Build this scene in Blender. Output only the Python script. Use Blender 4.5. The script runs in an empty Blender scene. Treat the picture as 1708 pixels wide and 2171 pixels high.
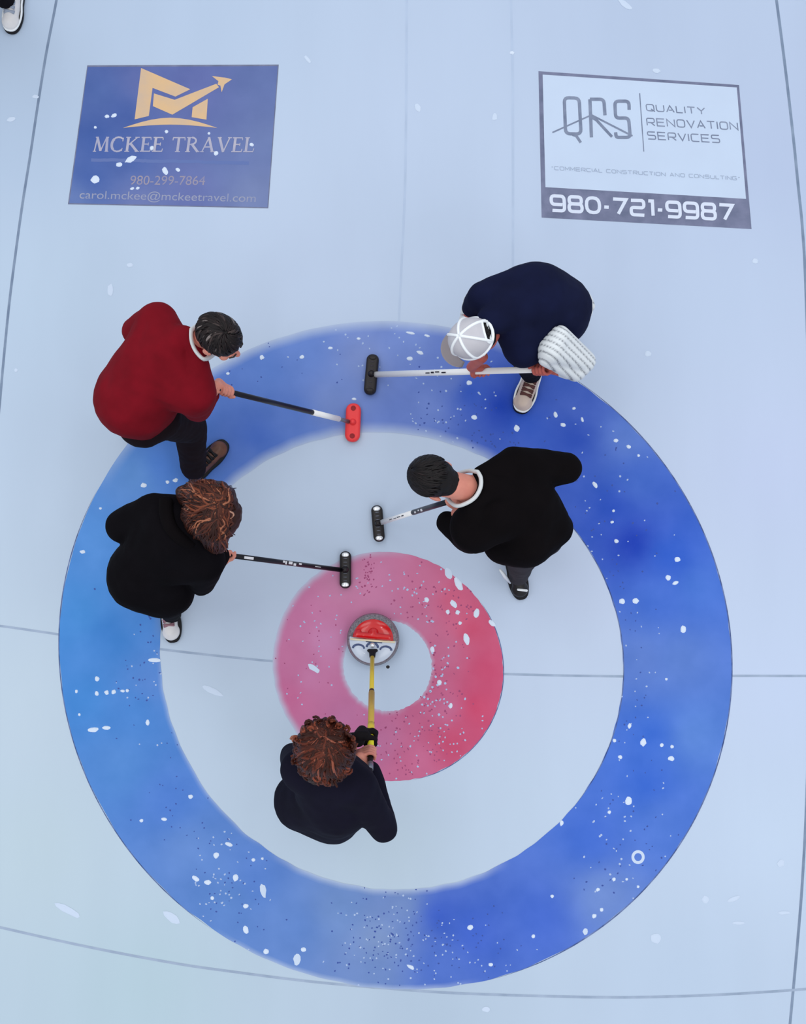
import bpy, bmesh, math, random
import numpy as np
from mathutils.bvhtree import BVHTree
from mathutils import Vector, Matrix, noise
random.seed(7)
sc = bpy.context.scene
C = sc.collection

# ------------------------------------------------------------------ camera
F, H = 2352.0, 6.0                       # focal length in pixels of a 1708x2171 frame, camera height
TH = math.atan(214.5 / F)                # slight tilt away from straight down
cd = bpy.data.cameras.new('camera')
cam = bpy.data.objects.new('camera', cd)
C.objects.link(cam)
cam.location = (0, 0, H)
cam.rotation_euler = (TH, 0, 0)
cd.sensor_fit = 'VERTICAL'
cd.sensor_height = 24.0
cd.lens = F / 2171.0 * 24.0
cd.clip_start = 0.1
cd.clip_end = 100
sc.camera = cam

def P(px, py, h=0.0):
    """point of the place at height h that the photograph shows at (px, py)"""
    x = (px - 854) / F
    y = -(py - 1085.5) / F
    wy = y * math.cos(TH) + math.sin(TH)
    wz = math.cos(TH) - y * math.sin(TH)
    t = (H - h) / wz
    return Vector((x * t, wy * t, h))

def on_line(A, B, px):
    lo, hi = -0.5, 2.0
    f = lambda t: 854 + F * (lambda p: p.x / (-(p.y * -math.sin(TH) + (p.z - H) * math.cos(TH))))(A.lerp(B, t))
    s = 1 if f(hi) > f(lo) else -1
    for _ in range(50):
        m = (lo + hi) / 2
        if (f(m) - px) * s < 0: lo = m
        else: hi = m
    return A.lerp(B, lo)

# ------------------------------------------------------------------ materials
def lin(c):
    return tuple((v / 255 / 12.92) if v / 255 <= 0.04045 else ((v / 255 + 0.055) / 1.055) ** 2.4 for v in c)

def mat(name, rgb, rough=0.6, spec=0.5, metal=0.0, noise_amt=0.0, nscale=20.0, rgb2=None, coat=0.0, bump=0.0, attr=None, stretch=None, sheen=0.0, detail=4):
    m = bpy.data.materials.new(name)
    m.use_nodes = True
    nt = m.node_tree
    N, L = nt.nodes, nt.links
    b = N['Principled BSDF']
    b.inputs['Roughness'].default_value = rough
    b.inputs['Specular IOR Level'].default_value = spec
    b.inputs['Metallic'].default_value = metal
    b.inputs['Coat Weight'].default_value = coat
    if sheen: b.inputs['Sheen Weight'].default_value = sheen
    col = lin(rgb) + (1,)
    b.inputs['Base Color'].default_value = col
    tc = N.new('ShaderNodeTexCoord')
    nz = N.new('ShaderNodeTexNoise')
    nz.inputs['Scale'].default_value = nscale
    nz.inputs['Detail'].default_value = detail
    if stretch:
        mp = N.new('ShaderNodeMapping')
        mp.inputs['Scale'].default_value = stretch
        L.new(tc.outputs['Object'], mp.inputs['Vector'])
        L.new(mp.outputs['Vector'], nz.inputs['Vector'])
    else:
        L.new(tc.outputs['Object'], nz.inputs['Vector'])
    src = None
    if attr:
        a = N.new('ShaderNodeAttribute')
        a.attribute_name = attr
        src = a.outputs['Color']
    if noise_amt > 0 or rgb2:
        mx = N.new('ShaderNodeMix')
        mx.data_type = 'RGBA'
        mr = N.new('ShaderNodeMapRange')
        mr.inputs['From Min'].default_value = 0.3
        mr.inputs['From Max'].default_value = 0.7
        mr.inputs['To Min'].default_value = 0.0
        mr.inputs['To Max'].default_value = 1.0 if rgb2 else 1.0
        L.new(nz.outputs['Fac'], mr.inputs['Value'])
        L.new(mr.outputs['Result'], mx.inputs['Factor'])
        if attr:
            d = N.new('ShaderNodeMix'); d.data_type = 'RGBA'; d.blend_type = 'MULTIPLY'
            d.inputs['Factor'].default_value = 1.0
            L.new(src, d.inputs['A'])
            d.inputs['B'].default_value = (1 - noise_amt * .55,) * 3 + (1,)
            u = N.new('ShaderNodeMix'); u.data_type = 'RGBA'; u.blend_type = 'MIX'
            u.inputs['Factor'].default_value = noise_amt * 0.22
            L.new(src, u.inputs['A'])
            u.inputs['B'].default_value = lin(rgb2 or (200, 215, 240)) + (1,)
            L.new(d.outputs['Result'], mx.inputs['A'])
            L.new(u.outputs['Result'], mx.inputs['B'])
        else:
            c2 = lin(rgb2) if rgb2 else tuple(v * (1 - noise_amt) for v in col[:3])
            mx.inputs['A'].default_value = col
            mx.inputs['B'].default_value = tuple(c2) + (1,)
        src = mx.outputs['Result']
    if src is not None:
        L.new(src, b.inputs['Base Color'])
    if bump:
        bp = N.new('ShaderNodeBump')
        bp.inputs['Strength'].default_value = bump
        bp.inputs['Distance'].default_value = 0.004
        L.new(nz.outputs['Fac'], bp.inputs['Height'])
        L.new(bp.outputs['Normal'], b.inputs['Normal'])
    return m

ICE_R, ICE_S = 0.42, 0.09
M = {}
M['ice'] = mat('pale_ice', (188, 206, 232), ICE_R, ICE_S, attr='paint', noise_amt=0.05, nscale=1.1, stretch=(3.0, 0.6, 1), rgb2=(214, 226, 244))
M['ring'] = mat('painted_ice', (90, 130, 215), ICE_R, ICE_S, attr='paint', noise_amt=0.17, nscale=5.0, detail=8)
M['sign_blue'] = mat('frosted_blue_print', (80, 100, 170), ICE_R, ICE_S, attr='paint', noise_amt=0.12, nscale=6.0, detail=8)
M['line'] = mat('grey_line', (146, 164, 190), ICE_R, ICE_S, rgb2=(170, 187, 212), nscale=9)
M['line_faint'] = mat('faint_line', (176, 194, 221), ICE_R, ICE_S, rgb2=(186, 204, 231), nscale=6)
M['line_dark'] = mat('dark_line', (112, 130, 158), ICE_R, ICE_S, rgb2=(140, 158, 184), nscale=9)
M['edge'] = mat('ring_edge_line', (40, 62, 120), ICE_R, ICE_S, rgb2=(120, 140, 190), nscale=14)
M['snow'] = mat('white_frost', (216, 230, 250), 0.8, 0.3)
M['snow_faint'] = mat('thin_frost', (203, 219, 242), 0.8, 0.3)
M['speck'] = mat('frost_speck', (176, 196, 232), 0.8, 0.2)
M['pit'] = mat('dark_pit', (52, 78, 160), 0.5, 0.3)
M['pit_red'] = mat('dark_red_pit', (160, 70, 118), 0.5, 0.3)
M['sign_white'] = mat('white_print', (199, 217, 242), ICE_R, ICE_S, rgb2=(195, 212, 237), nscale=3)
M['sign_grey'] = mat('grey_print', (104, 112, 140), ICE_R, ICE_S, rgb2=(128, 134, 164), nscale=12, detail=8)
M['sign_text'] = mat('slate_print', (112, 124, 150), ICE_R, ICE_S, rgb2=(140, 152, 178), nscale=14, detail=6)
M['sign_faint'] = mat('pale_grey_print', (164, 180, 206), ICE_R, ICE_S)
M['sign_light'] = mat('white_digits', (216, 226, 246), ICE_R, ICE_S)
M['gold'] = mat('gold_print', (224, 188, 142), ICE_R, ICE_S, rgb2=(206, 182, 160), nscale=7)
M['silver'] = mat('silver_print', (186, 184, 200), ICE_R, ICE_S, rgb2=(160, 164, 196), nscale=10)
M['dull_gold'] = mat('faded_gold_print', (168, 158, 166), ICE_R, ICE_S, rgb2=(132, 136, 178), nscale=16)
M['dull'] = mat('faded_print', (164, 168, 188), ICE_R, ICE_S, rgb2=(138, 148, 186), nscale=16)
M['dull2'] = mat('worn_print', (100, 120, 178), ICE_R, ICE_S)
M['red_cloth'] = mat('dark_red_cloth', (122, 14, 30), 0.9, 0.12, noise_amt=0.25, nscale=9, bump=0.25)
M['black_cloth'] = mat('black_cloth', (14, 12, 17), 0.9, 0.06, noise_amt=0.3, nscale=9, bump=0.2)
M['black_cloth2'] = mat('warm_black_cloth', (14, 11, 14), 0.9, 0.06, noise_amt=0.3, nscale=9, bump=0.2)
M['navy_cloth'] = mat('navy_cloth', (18, 24, 56), 0.9, 0.12, noise_amt=0.3, nscale=9, bump=0.2)
M['navy_dark'] = mat('dark_navy_cloth', (19, 18, 36), 0.9, 0.12, noise_amt=0.3, nscale=9, bump=0.2)
M['trouser_brown'] = mat('dark_brown_black_trouser', (30, 20, 26), 0.9, 0.1, noise_amt=0.3, nscale=12)
M['trouser_black'] = mat('black_trouser', (20, 18, 24), 0.9, 0.1, noise_amt=0.3, nscale=12)
M['trouser_grey'] = mat('charcoal_trouser', (60, 58, 64), 0.9, 0.1, noise_amt=0.3, nscale=12)
M['skin'] = mat('skin', (222, 150, 132), 0.55, 0.35, rgb2=(206, 130, 116), nscale=14)
M['skin_red'] = mat('flushed_skin', (196, 104, 92), 0.55, 0.35, rgb2=(180, 90, 82), nscale=14)
M['lip'] = mat('lips', (150, 70, 70), 0.5, 0.4)
M['eye'] = mat('eye_dark', (28, 22, 22), 0.2, 0.5)
M['hair'] = mat('hair_strands', (40, 20, 16), 0.5, 0.22, attr='paint')
M['collar'] = mat('off_white_cloth', (206, 212, 216), 0.8, 0.2)
M['white_quilt'] = mat('white_quilted_cloth', (224, 231, 236), 0.75, 0.25, noise_amt=0.06, nscale=18)
M['quilt_seam'] = mat('grey_seam', (120, 128, 138), 0.8, 0.2)
M['cap_grey'] = mat('grey_cap_cloth', (196, 196, 205), 0.85, 0.2, noise_amt=0.05, nscale=30)
M['piping'] = mat('white_piping', (238, 244, 250), 0.7, 0.2)
M['brim'] = mat('shaded_brim', (150, 143, 148), 0.85, 0.2)  # brim colour darkened to carry the shade of the crown above it
M['brown_leather'] = mat('brown_leather', (110, 70, 52), 0.45, 0.4, rgb2=(78, 46, 38), nscale=14)
M['white_shoe'] = mat('white_shoe', (222, 222, 226), 0.6, 0.3, noise_amt=0.06)
M['pink_lace'] = mat('dusty_pink_lace', (150, 112, 124), 0.7, 0.2)
M['beige_shoe'] = mat('beige_shoe', (214, 196, 184), 0.6, 0.3, rgb2=(196, 178, 168), nscale=10)
M['brown_lace'] = mat('brown_lace', (92, 58, 56), 0.7, 0.2)
M['black_shoe'] = mat('black_shoe', (22, 20, 24), 0.4, 0.4)
M['black_rubber'] = mat('black_rubber', (14, 13, 20), 0.6, 0.3)
M['grey_shoe'] = mat('grey_shoe_panel', (150, 162, 182), 0.6, 0.3)
M['white_rubber'] = mat('white_rubber', (232, 238, 244), 0.6, 0.3)
M['handle_black'] = mat('black_handle', (16, 14, 26), 0.35, 0.35)
M['handle_white'] = mat('white_handle', (250, 252, 255), 0.45, 0.3)
M['decal_white'] = mat('white_mark', (232, 234, 240), 0.5, 0.3)
M['decal_black'] = mat('black_mark', (30, 28, 38), 0.5, 0.3)
M['brush_black'] = mat('black_brush_plastic', (24, 19, 23), 0.45, 0.4)
M['brush_red'] = mat('coral_red_plastic', (240, 62, 66), 0.4, 0.35)
M['brush_red_dark'] = mat('dark_red_plastic', (150, 28, 36), 0.5, 0.35)
M['steel'] = mat('bright_steel', (232, 236, 242), 0.25, 0.5, metal=0.6)
M['grey_metal'] = mat('grey_metal', (120, 124, 140), 0.35, 0.5, metal=0.5)
M['pad'] = mat('brush_pad', (70, 66, 76), 0.8, 0.2)
M['granite'] = mat('grey_granite', (142, 138, 146), 0.3, 0.5, rgb2=(84, 82, 92), nscale=120, coat=0.4, detail=2)
M['granite_dark'] = mat('dark_granite_band', (64, 60, 66), 0.6, 0.3, rgb2=(100, 98, 104), nscale=150)
M['stone_red'] = mat('red_plastic', (206, 16, 24), 0.22, 0.5, coat=0.5)
M['stone_white'] = mat('pale_grey_plastic', (196, 208, 228), 0.25, 0.5, coat=0.4)
M['stone_blue'] = mat('slate_blue_mark', (70, 86, 128), 0.4, 0.4)
M['cream'] = mat('cream_trim', (236, 226, 196), 0.4, 0.4)
M['yellow'] = mat('yellow_pole', (222, 196, 62), 0.4, 0.4)
M['yellow_dull'] = mat('ochre_pole', (200, 168, 72), 0.4, 0.4)
M['yellow_bright'] = mat('bright_yellow_grip', (236, 226, 40), 0.45, 0.4)
M['glove'] = mat('black_glove', (16, 13, 18), 0.8, 0.15)

# ------------------------------------------------------------------ object helpers
def link(name, me, m=None, parent=None, smooth=True):
    o = bpy.data.objects.new(name, me)
    C.objects.link(o)
    if m is not None and not me.materials: me.materials.append(m)
    if parent is not None: o.parent = parent
    if smooth and len(me.polygons):
        me.polygons.foreach_set('use_smooth', [True] * len(me.polygons))
    return o

def mesh(name, verts, faces, m, parent=None, smooth=True):
    me = bpy.data.meshes.new(name)
    me.from_pydata([tuple(v) for v in verts], [], faces)
    me.update()
    return link(name, me, m, parent, smooth)

def thing(name, label, cat, group=None, loc=None):
    o = bpy.data.objects.new(name, None)
    C.objects.link(o)
    o.empty_display_size = 0.1
    o['label'] = label
    o['category'] = cat
    if group: o['group'] = group
    return o

def rehome(root, base):
    """put the empty at the base of its thing while its parts stay where they are"""
    base = Vector(base)
    root.location = base
    for ch in root.children:
        ch.location = Vector(ch.location) - base

_ICO = {}
def ico(n):
    if n not in _ICO:
        bm = bmesh.new()
        bmesh.ops.create_icosphere(bm, subdivisions=n, radius=1)
        _ICO[n] = [v.co.copy() for v in bm.verts]
        bm.free()
    return _ICO[n]

def blob(name, bones, m, parent=None, ells=(), voxel=0.008, smooth=6, folds=0.0, fscale=9.0, raw=False):
    """one continuous skin over tapered bones [(p, r, q, s)] and ellipsoids [(centre, axes, radii)]"""
    bm = bmesh.new()
    pts = ico(3)
    for p, r, q, s in bones:
        vs = [bm.verts.new(p + v * r) for v in pts]
        if (p - q).length > 1e-5: vs += [bm.verts.new(q + v * s) for v in pts]
        res = bmesh.ops.convex_hull(bm, input=vs)
        junk = {v for v in res['geom_interior'] + res['geom_unused'] if isinstance(v, bmesh.types.BMVert)}
        bmesh.ops.delete(bm, geom=list(junk), context='VERTS')
    for c, ax, rad in ells:
        vs = [bm.verts.new(c + ax[0] * (v.x * rad[0]) + ax[1] * (v.y * rad[1]) + ax[2] * (v.z * rad[2])) for v in pts]
        bmesh.ops.convex_hull(bm, input=vs)
    me = bpy.data.meshes.new('tmp')
    bm.to_mesh(me)
    bm.free()
    o = bpy.data.objects.new('tmp', me)
    C.objects.link(o)
    r = o.modifiers.new('r', 'REMESH')
    r.mode = 'VOXEL'
    r.voxel_size = voxel
    if smooth:
        s = o.modifiers.new('s', 'SMOOTH')
        s.factor = 0.5
        s.iterations = smooth
    dg = bpy.context.evaluated_depsgraph_get()
    out = bpy.data.meshes.new_from_object(o.evaluated_get(dg))
    bpy.data.objects.remove(o)
    bpy.data.meshes.remove(me)
    out.name = name
    if folds:
        n = len(out.vertices)
        co = np.empty(n * 3); no = np.empty(n * 3)
        out.vertices.foreach_get('co', co)
        out.vertex_normals.foreach_get('vector', no)
        co = co.reshape(-1, 3); no = no.reshape(-1, 3)
        d = np.array([noise.noise(Vector((c[0], c[1], c[2] * 0.6)) * fscale) + 0.5 * noise.noise(Vector(c) * fscale * 2.3) for c in co])
        co += no * (d * folds)[:, None]
        out.vertices.foreach_set('co', co.ravel())
        out.update()
    if raw: return out
    return link(name, out, m, parent)

def tube_geo(V, Fc, pts, rads, n=8, close=False, flat=1.0):
    """append a tube along pts"""
    k0 = len(V)
    up = Vector((0, 0, 1))
    m = len(pts)
    for i, p in enumerate(pts):
        a = pts[(i - 1) % m] if (close or i > 0) else pts[i]
        b = pts[(i + 1) % m] if (close or i < m - 1) else pts[i]
        t = (b - a)
        if t.length < 1e-9: t = Vector((1, 0, 0))
        t.normalize()
        s = t.cross(up)
        if s.length < 1e-3: s = t.cross(Vector((0, 1, 0)))
        s.normalize()
        w = s.cross(t)
        r = rads[i] if hasattr(rads, '__len__') else rads
        for j in range(n):
            a2 = 2 * math.pi * j / n
            V.append(p + s * (math.cos(a2) * r) + w * (math.sin(a2) * r * flat))
    seg = m if close else m - 1
    for i in range(seg):
        i2 = (i + 1) % m
        for j in range(n):
            j2 = (j + 1) % n
            Fc.append((k0 + i * n + j, k0 + i * n + j2, k0 + i2 * n + j2, k0 + i2 * n + j))
    if not close:
        Fc.append(tuple(k0 + j for j in reversed(range(n))))
        Fc.append(tuple(k0 + (m - 1) * n + j for j in range(n)))

def tube(name, pts, rads, m, parent=None, n=12, close=False, flat=1.0):
    V, Fc = [], []
    tube_geo(V, Fc, [Vector(p) for p in pts], rads, n, close, flat)
    return mesh(name, V, Fc, m, parent)

def lathe(name, prof, m, parent=None, n=64, centre=(0, 0, 0)):
    V, Fc = [], []
    c = Vector(centre)
    for r, z in prof:
        for j in range(n):
            a = 2 * math.pi * j / n
            V.append(c + Vector((r * math.cos(a), r * math.sin(a), z)))
    for i in range(len(prof) - 1):
        for j in range(n):
            j2 = (j + 1) % n
            Fc.append((i * n + j, i * n + j2, (i + 1) * n + j2, (i + 1) * n + j))
    Fc.append(tuple(reversed(range(n))))
    Fc.append(tuple((len(prof) - 1) * n + j for j in range(n)))
    return mesh(name, V, Fc, m, parent)

def catmull(pts, k=8):
    out = []
    p = [np.array(q, float) for q in pts]
    p = [2 * p[0] - p[1]] + p + [2 * p[-1] - p[-2]]
    for i in range(1, len(p) - 2):
        for j in range(k):
            t = j / k
            out.append(0.5 * (2 * p[i] + (p[i + 1] - p[i - 1]) * t + (2 * p[i - 1] - 5 * p[i] + 4 * p[i + 1] - p[i + 2]) * t * t
                              + (-p[i - 1] + 3 * p[i] - 3 * p[i + 1] + p[i + 2]) * t ** 3))
    out.append(p[-2])
    return out

def set_paint(me, cols):
    a = me.color_attributes.new('paint', 'FLOAT_COLOR', 'POINT')
    flat = np.ones((len(me.vertices), 4), np.float32)
    flat[:, :3] = cols
    a.data.foreach_set('color', flat.ravel())

def idw(xy, samples, power=3.0):
    S = np.array([P(s[0], s[1])[:2] for s in samples])
    Cc = np.array([lin(s[2]) for s in samples])
    d = np.sqrt(((xy[:, None, :] - S[None]) ** 2).sum(-1)) + 0.04
    w = d ** -power
    return (w[:, :, None] * Cc[None]).sum(1) / w.sum(1)[:, None]

# ------------------------------------------------------------------ ice floor
def grid_floor():
    nx, ny, x0, x1, y0, y1 = 90, 110, -7.0, 7.0, -7.5, 9.0
    V, Fc = [], []
    for j in range(ny + 1):
        for i in range(nx + 1):
            V.append((x0 + (x1 - x0) * i / nx, y0 + (y1 - y0) * j / ny, 0))
    for j in range(ny):
        for i in range(nx):
            a = j * (nx + 1) + i
            Fc.append((a, a + 1, a + nx + 2, a + nx + 1))
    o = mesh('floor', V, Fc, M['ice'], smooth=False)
    xy = np.array(V)[:, :2]
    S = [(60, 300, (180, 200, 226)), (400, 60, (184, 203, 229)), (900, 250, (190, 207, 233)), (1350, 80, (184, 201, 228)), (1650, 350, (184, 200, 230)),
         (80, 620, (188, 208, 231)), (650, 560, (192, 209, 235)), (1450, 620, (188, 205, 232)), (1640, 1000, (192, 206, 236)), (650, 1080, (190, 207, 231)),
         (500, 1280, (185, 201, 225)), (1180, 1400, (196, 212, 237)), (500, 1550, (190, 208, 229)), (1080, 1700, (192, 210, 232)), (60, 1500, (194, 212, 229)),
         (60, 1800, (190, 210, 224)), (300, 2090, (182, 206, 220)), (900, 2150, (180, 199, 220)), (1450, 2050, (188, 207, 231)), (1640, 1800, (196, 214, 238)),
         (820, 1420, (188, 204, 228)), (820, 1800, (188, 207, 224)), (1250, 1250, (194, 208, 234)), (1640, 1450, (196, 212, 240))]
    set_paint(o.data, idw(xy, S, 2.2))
    o['kind'] = 'structure'
    o['label'] = 'pale blue ice sheet with thin grey lines'
    return o
floor = grid_floor()

LZ = [0.0003]
def ice_line(name, pts, w, m, z=None):
    LZ[0] += .00006
    z = LZ[0]
    c = catmull(pts, 10)
    V, Fc = [], []
    for i, p in enumerate(c):
        a = c[max(0, i - 1)]; b = c[min(len(c) - 1, i + 1)]
        t = (b - a) / np.linalg.norm(b - a)
        n = np.array([-t[1], t[0]]) * w / 2
        for s in (1, -1):
            q = P(p[0] + n[0] * s, p[1] + n[1] * s); q.z = z
            V.append(q)
        if i: Fc.append((2 * i - 2, 2 * i - 1, 2 * i + 1, 2 * i))
    o = mesh(name, V, Fc, m, floor, smooth=False)
    return o
ice_line('side_line', [(160, -250), (140, -122), (119, 4), (98, 113), (79, 230), (64, 330), (48, 430), (34, 530), (20, 640), (8, 760), (0, 850), (-14, 1010), (-26, 1300), (-24, 1700), (-6, 2200)], 5.5, M['line_dark'])
ice_line('side_line', [(1612, -250), (1629, -120), (1646, 5), (1661, 120), (1673, 220), (1683, 310), (1692, 400), (1700, 480), (1707, 600), (1716, 900), (1719, 1150), (1716, 1450), (1709, 1700), (1700, 1872), (1690, 1998), (1674, 2171), (1664, 2260)], 6, M['line_dark'])
ice_line('tee_line', [(-150, 1308), (0, 1327), (125, 1345), (345, 1377), (580, 1402), (830, 1419), (1068, 1429), (1315, 1434), (1551, 1433), (1708, 1433), (1850, 1430)], 5, M['line'])
ice_line('back_line', [(-150, 1930), (0, 1966), (184, 2007), (369, 2042), (500, 2061), (659, 2081), (850, 2098), (1000, 2107), (1250, 2114), (1411, 2113), (1560, 2107), (1706, 2097), (1850, 2084)], 5.5, M['line'])
ice_line('centre_line', [(865, -200), (862, 0), (861, 190), (858, 400), (851, 560), (845, 690), (843, 760)], 5, M['line_faint'])
ice_line('guide_line', [(1081, -200), (1083, 0), (1086, 130), (1087, 300), (1087, 540), (1085, 800)], 5, M['line_faint'])

# ------------------------------------------------------------------ curling target
HARM = {
    'outer': ((-.03, -.27), (1.7897, -.0111, .0931, .01, -.0333, .0021, .0001)),
    'mid': ((-.03, -.27), (1.2271, -.0374, .0386, .0131, -.028, .0075, .004)),
    'red': ((-.053, -.326), (.6116, -.0275, .0463, .0034, -.0141, .0015, .0002)),
    'button': ((-.086, -.298), (.238, .0034, .0177, -.0023, -.0034))}
def rim(k, th, d=0.0):
    c, co = HARM[k]
    r = co[0] + d
    for j in range(1, (len(co) - 1) // 2 + 1):
        r += co[2 * j - 1] * math.cos(j * th) + co[2 * j] * math.sin(j * th)
    return np.array([c[0] + r * math.cos(th), c[1] + r * math.sin(th)])

target = thing('curling_target', 'round target painted on the ice, broad blue ring around a pink-red ring', 'target')
def band(name, ki, ko, z, samples, m, nr=28, na=420, power=3.0, di=0.0, do=0.0, rag=0.0, fades=()):
    V, Fc = [], []
    for i in range(nr + 1):
        for j in range(na):
            th = 2 * math.pi * j / na
            rg = rag * noise.noise(Vector((math.cos(th) * 14, math.sin(th) * 14, 3.1)))
            a = rim(ki, th, di + rg); b = rim(ko, th, do + rg)
            p = a + (b - a) * i / nr
            V.append((p[0], p[1], z))
    for i in range(nr):
        for j in range(na):
            j2 = (j + 1) % na
            Fc.append((i * na + j, (i + 1) * na + j, (i + 1) * na + j2, i * na + j2))
    o = mesh(name, V, Fc, m, target, smooth=False)
    if samples:
        cols = idw(np.array(V)[:, :2], samples, power)
        ice = np.array(lin((188, 205, 231)))
        for i in range(nr + 1):
            for j in range(na):
                dg_ = 360 * j / na
                u = i / nr
                f = 0
                for side, a0, a1, wd, am in fades:
                    d = abs((dg_ - (a0 + a1) / 2 + 180) % 360 - 180) / ((a1 - a0) / 2)
                    if d < 1:
                        e = u if side == 'in' else 1 - u
                        f = max(f, am * min(1, (1 - d) * 3) * max(0, 1 - e / wd) ** 1.2)
                if f: cols[i * na + j] = cols[i * na + j] * (1 - f) + ice * f
        set_paint(o.data, cols)
    return o
BLUE = [(770, 760, (130, 152, 214)), (560, 790, (92, 130, 210)), (640, 750, (104, 138, 214)), (860, 720, (120, 146, 216)), (900, 860, (112, 138, 212)), (950, 800, (108, 134, 210)),
        (1000, 830, (52, 92, 200)), (1060, 860, (24, 68, 188)), (1130, 900, (50, 92, 202)), (1220, 850, (62, 98, 200)), (1215, 930, (44, 84, 196)), (1330, 930, (92, 128, 212)), (1350, 1020, (66, 108, 208)),
        (1300, 1080, (40, 84, 200)), (1340, 1150, (12, 60, 188)), (1420, 1180, (48, 98, 212)), (1480, 1250, (70, 118, 216)), (1400, 1270, (66, 112, 214)),
        (1440, 1400, (94, 132, 214)), (1360, 1400, (92, 128, 210)), (1380, 1560, (58, 110, 216)), (1470, 1560, (88, 134, 218)), (1370, 1660, (54, 106, 214)),
        (1400, 1740, (78, 122, 216)), (1250, 1780, (64, 110, 214)), (1280, 1900, (110, 142, 212)), (1150, 1950, (66, 106, 210)), (1000, 1980, (58, 98, 206)), (930, 1940, (52, 92, 200)), (930, 2050, (80, 116, 208)),
        (850, 1920, (118, 146, 204)), (800, 1990, (124, 150, 200)), (720, 1930, (112, 146, 206)), (780, 2060, (112, 142, 202)), (620, 1960, (98, 138, 210)), (540, 1860, (88, 132, 212)), (480, 1900, (92, 136, 208)),
        (400, 1800, (98, 140, 212)), (360, 1700, (78, 128, 214)), (250, 1620, (80, 138, 214)), (280, 1500, (72, 136, 216)), (180, 1480, (68, 140, 220)),
        (170, 1300, (72, 146, 224)), (230, 1350, (66, 136, 218)), (320, 1450, (88, 138, 216)), (200, 1150, (86, 150, 228)), (280, 1010, (98, 150, 222)), (350, 980, (76, 130, 218)), (540, 930, (72, 112, 204)),
        (530, 970, (88, 124, 206)), (620, 880, (92, 128, 210)), (700, 850, (120, 146, 212))]
RED = [(640, 1300, (200, 118, 164)), (720, 1230, (204, 132, 172)), (800, 1230, (206, 128, 170)), (900, 1250, (206, 116, 156)), (960, 1270, (212, 96, 132)), (1000, 1330, (212, 84, 120)),
       (1030, 1420, (206, 76, 116)), (1010, 1500, (206, 68, 108)), (960, 1570, (204, 78, 116)), (880, 1610, (202, 104, 146)), (800, 1570, (196, 116, 162)), (730, 1520, (196, 118, 166)), (620, 1480, (200, 104, 152)),
       (660, 1440, (200, 122, 168)), (690, 1360, (202, 134, 180)), (610, 1390, (200, 116, 162)), (940, 1500, (198, 104, 146)), (940, 1380, (198, 108, 146)), (880, 1320, (200, 118, 156)), (820, 1290, (202, 126, 168))]
band('outer_ring', 'mid', 'outer', 0.0010, BLUE, M['ring'], rag=0.006, nr=40, fades=(('out', 62, 150, .10, .85), ('in', 50, 175, .10, .8), ('in', 235, 300, .07, .8), ('in', 175, 235, .04, .5), ('out', 235, 285, .05, .6)))
band('inner_ring', 'button', 'red', 0.0010, RED, M['ring'], nr=36, na=300, rag=0.005, fades=(('out', 80, 260, .10, .85), ('in', 90, 300, .07, .7), ('in', -60, 90, .05, .5)))
# thin dark paint line on the right and lower left of the rings
def arc_line(name, k, a0, a1, w, m):
    V, Fc = [], []
    n = 160
    for i in range(n + 1):
        th = math.radians(a0 + (a1 - a0) * i / n)
        taper = min(1, i / 20, (n - i) / 20)
        for s in (-w / 2 * taper, w / 2 * taper):
            p = rim(k, th, s + .003); V.append((p[0], p[1], 0.0014))
        if i: Fc.append((2 * i - 2, 2 * i - 1, 2 * i + 1, 2 * i))
    return mesh(name, V, Fc, m, target, smooth=False)
V, Fc = [(HARM['button'][0][0], HARM['button'][0][1], .0009)], []
for j in range(120):
    q = rim('button', 2 * math.pi * j / 120, .004); V.append((q[0], q[1], .0009))
    Fc.append((0, 1 + j, 1 + (j + 1) % 120))
bt = mesh('button', V, Fc, M['ice'], target, smooth=False)
set_paint(bt.data, np.array([lin((189, 206, 230))] * 121))
arc_line('ring_outline', 'outer', -75, 62, 0.006, M['edge'])
arc_line('ring_outline', 'outer', 150, 235, 0.005, M['edge'])
arc_line('ring_outline', 'mid', -40, 48, 0.005, M['edge'])
arc_line('ring_outline', 'red', -80, 40, 0.004, M['edge'])
V, Fc = [], []
for k in range(12):
    a = 2 * math.pi * k / 12
    p = P(822 + 4 * math.cos(a), 1414 + 3.5 * math.sin(a)); V.append((p.x, p.y, 0.0016))
mesh('centre_pin', V, [tuple(reversed(range(12)))], M['decal_black'], target)

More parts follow.
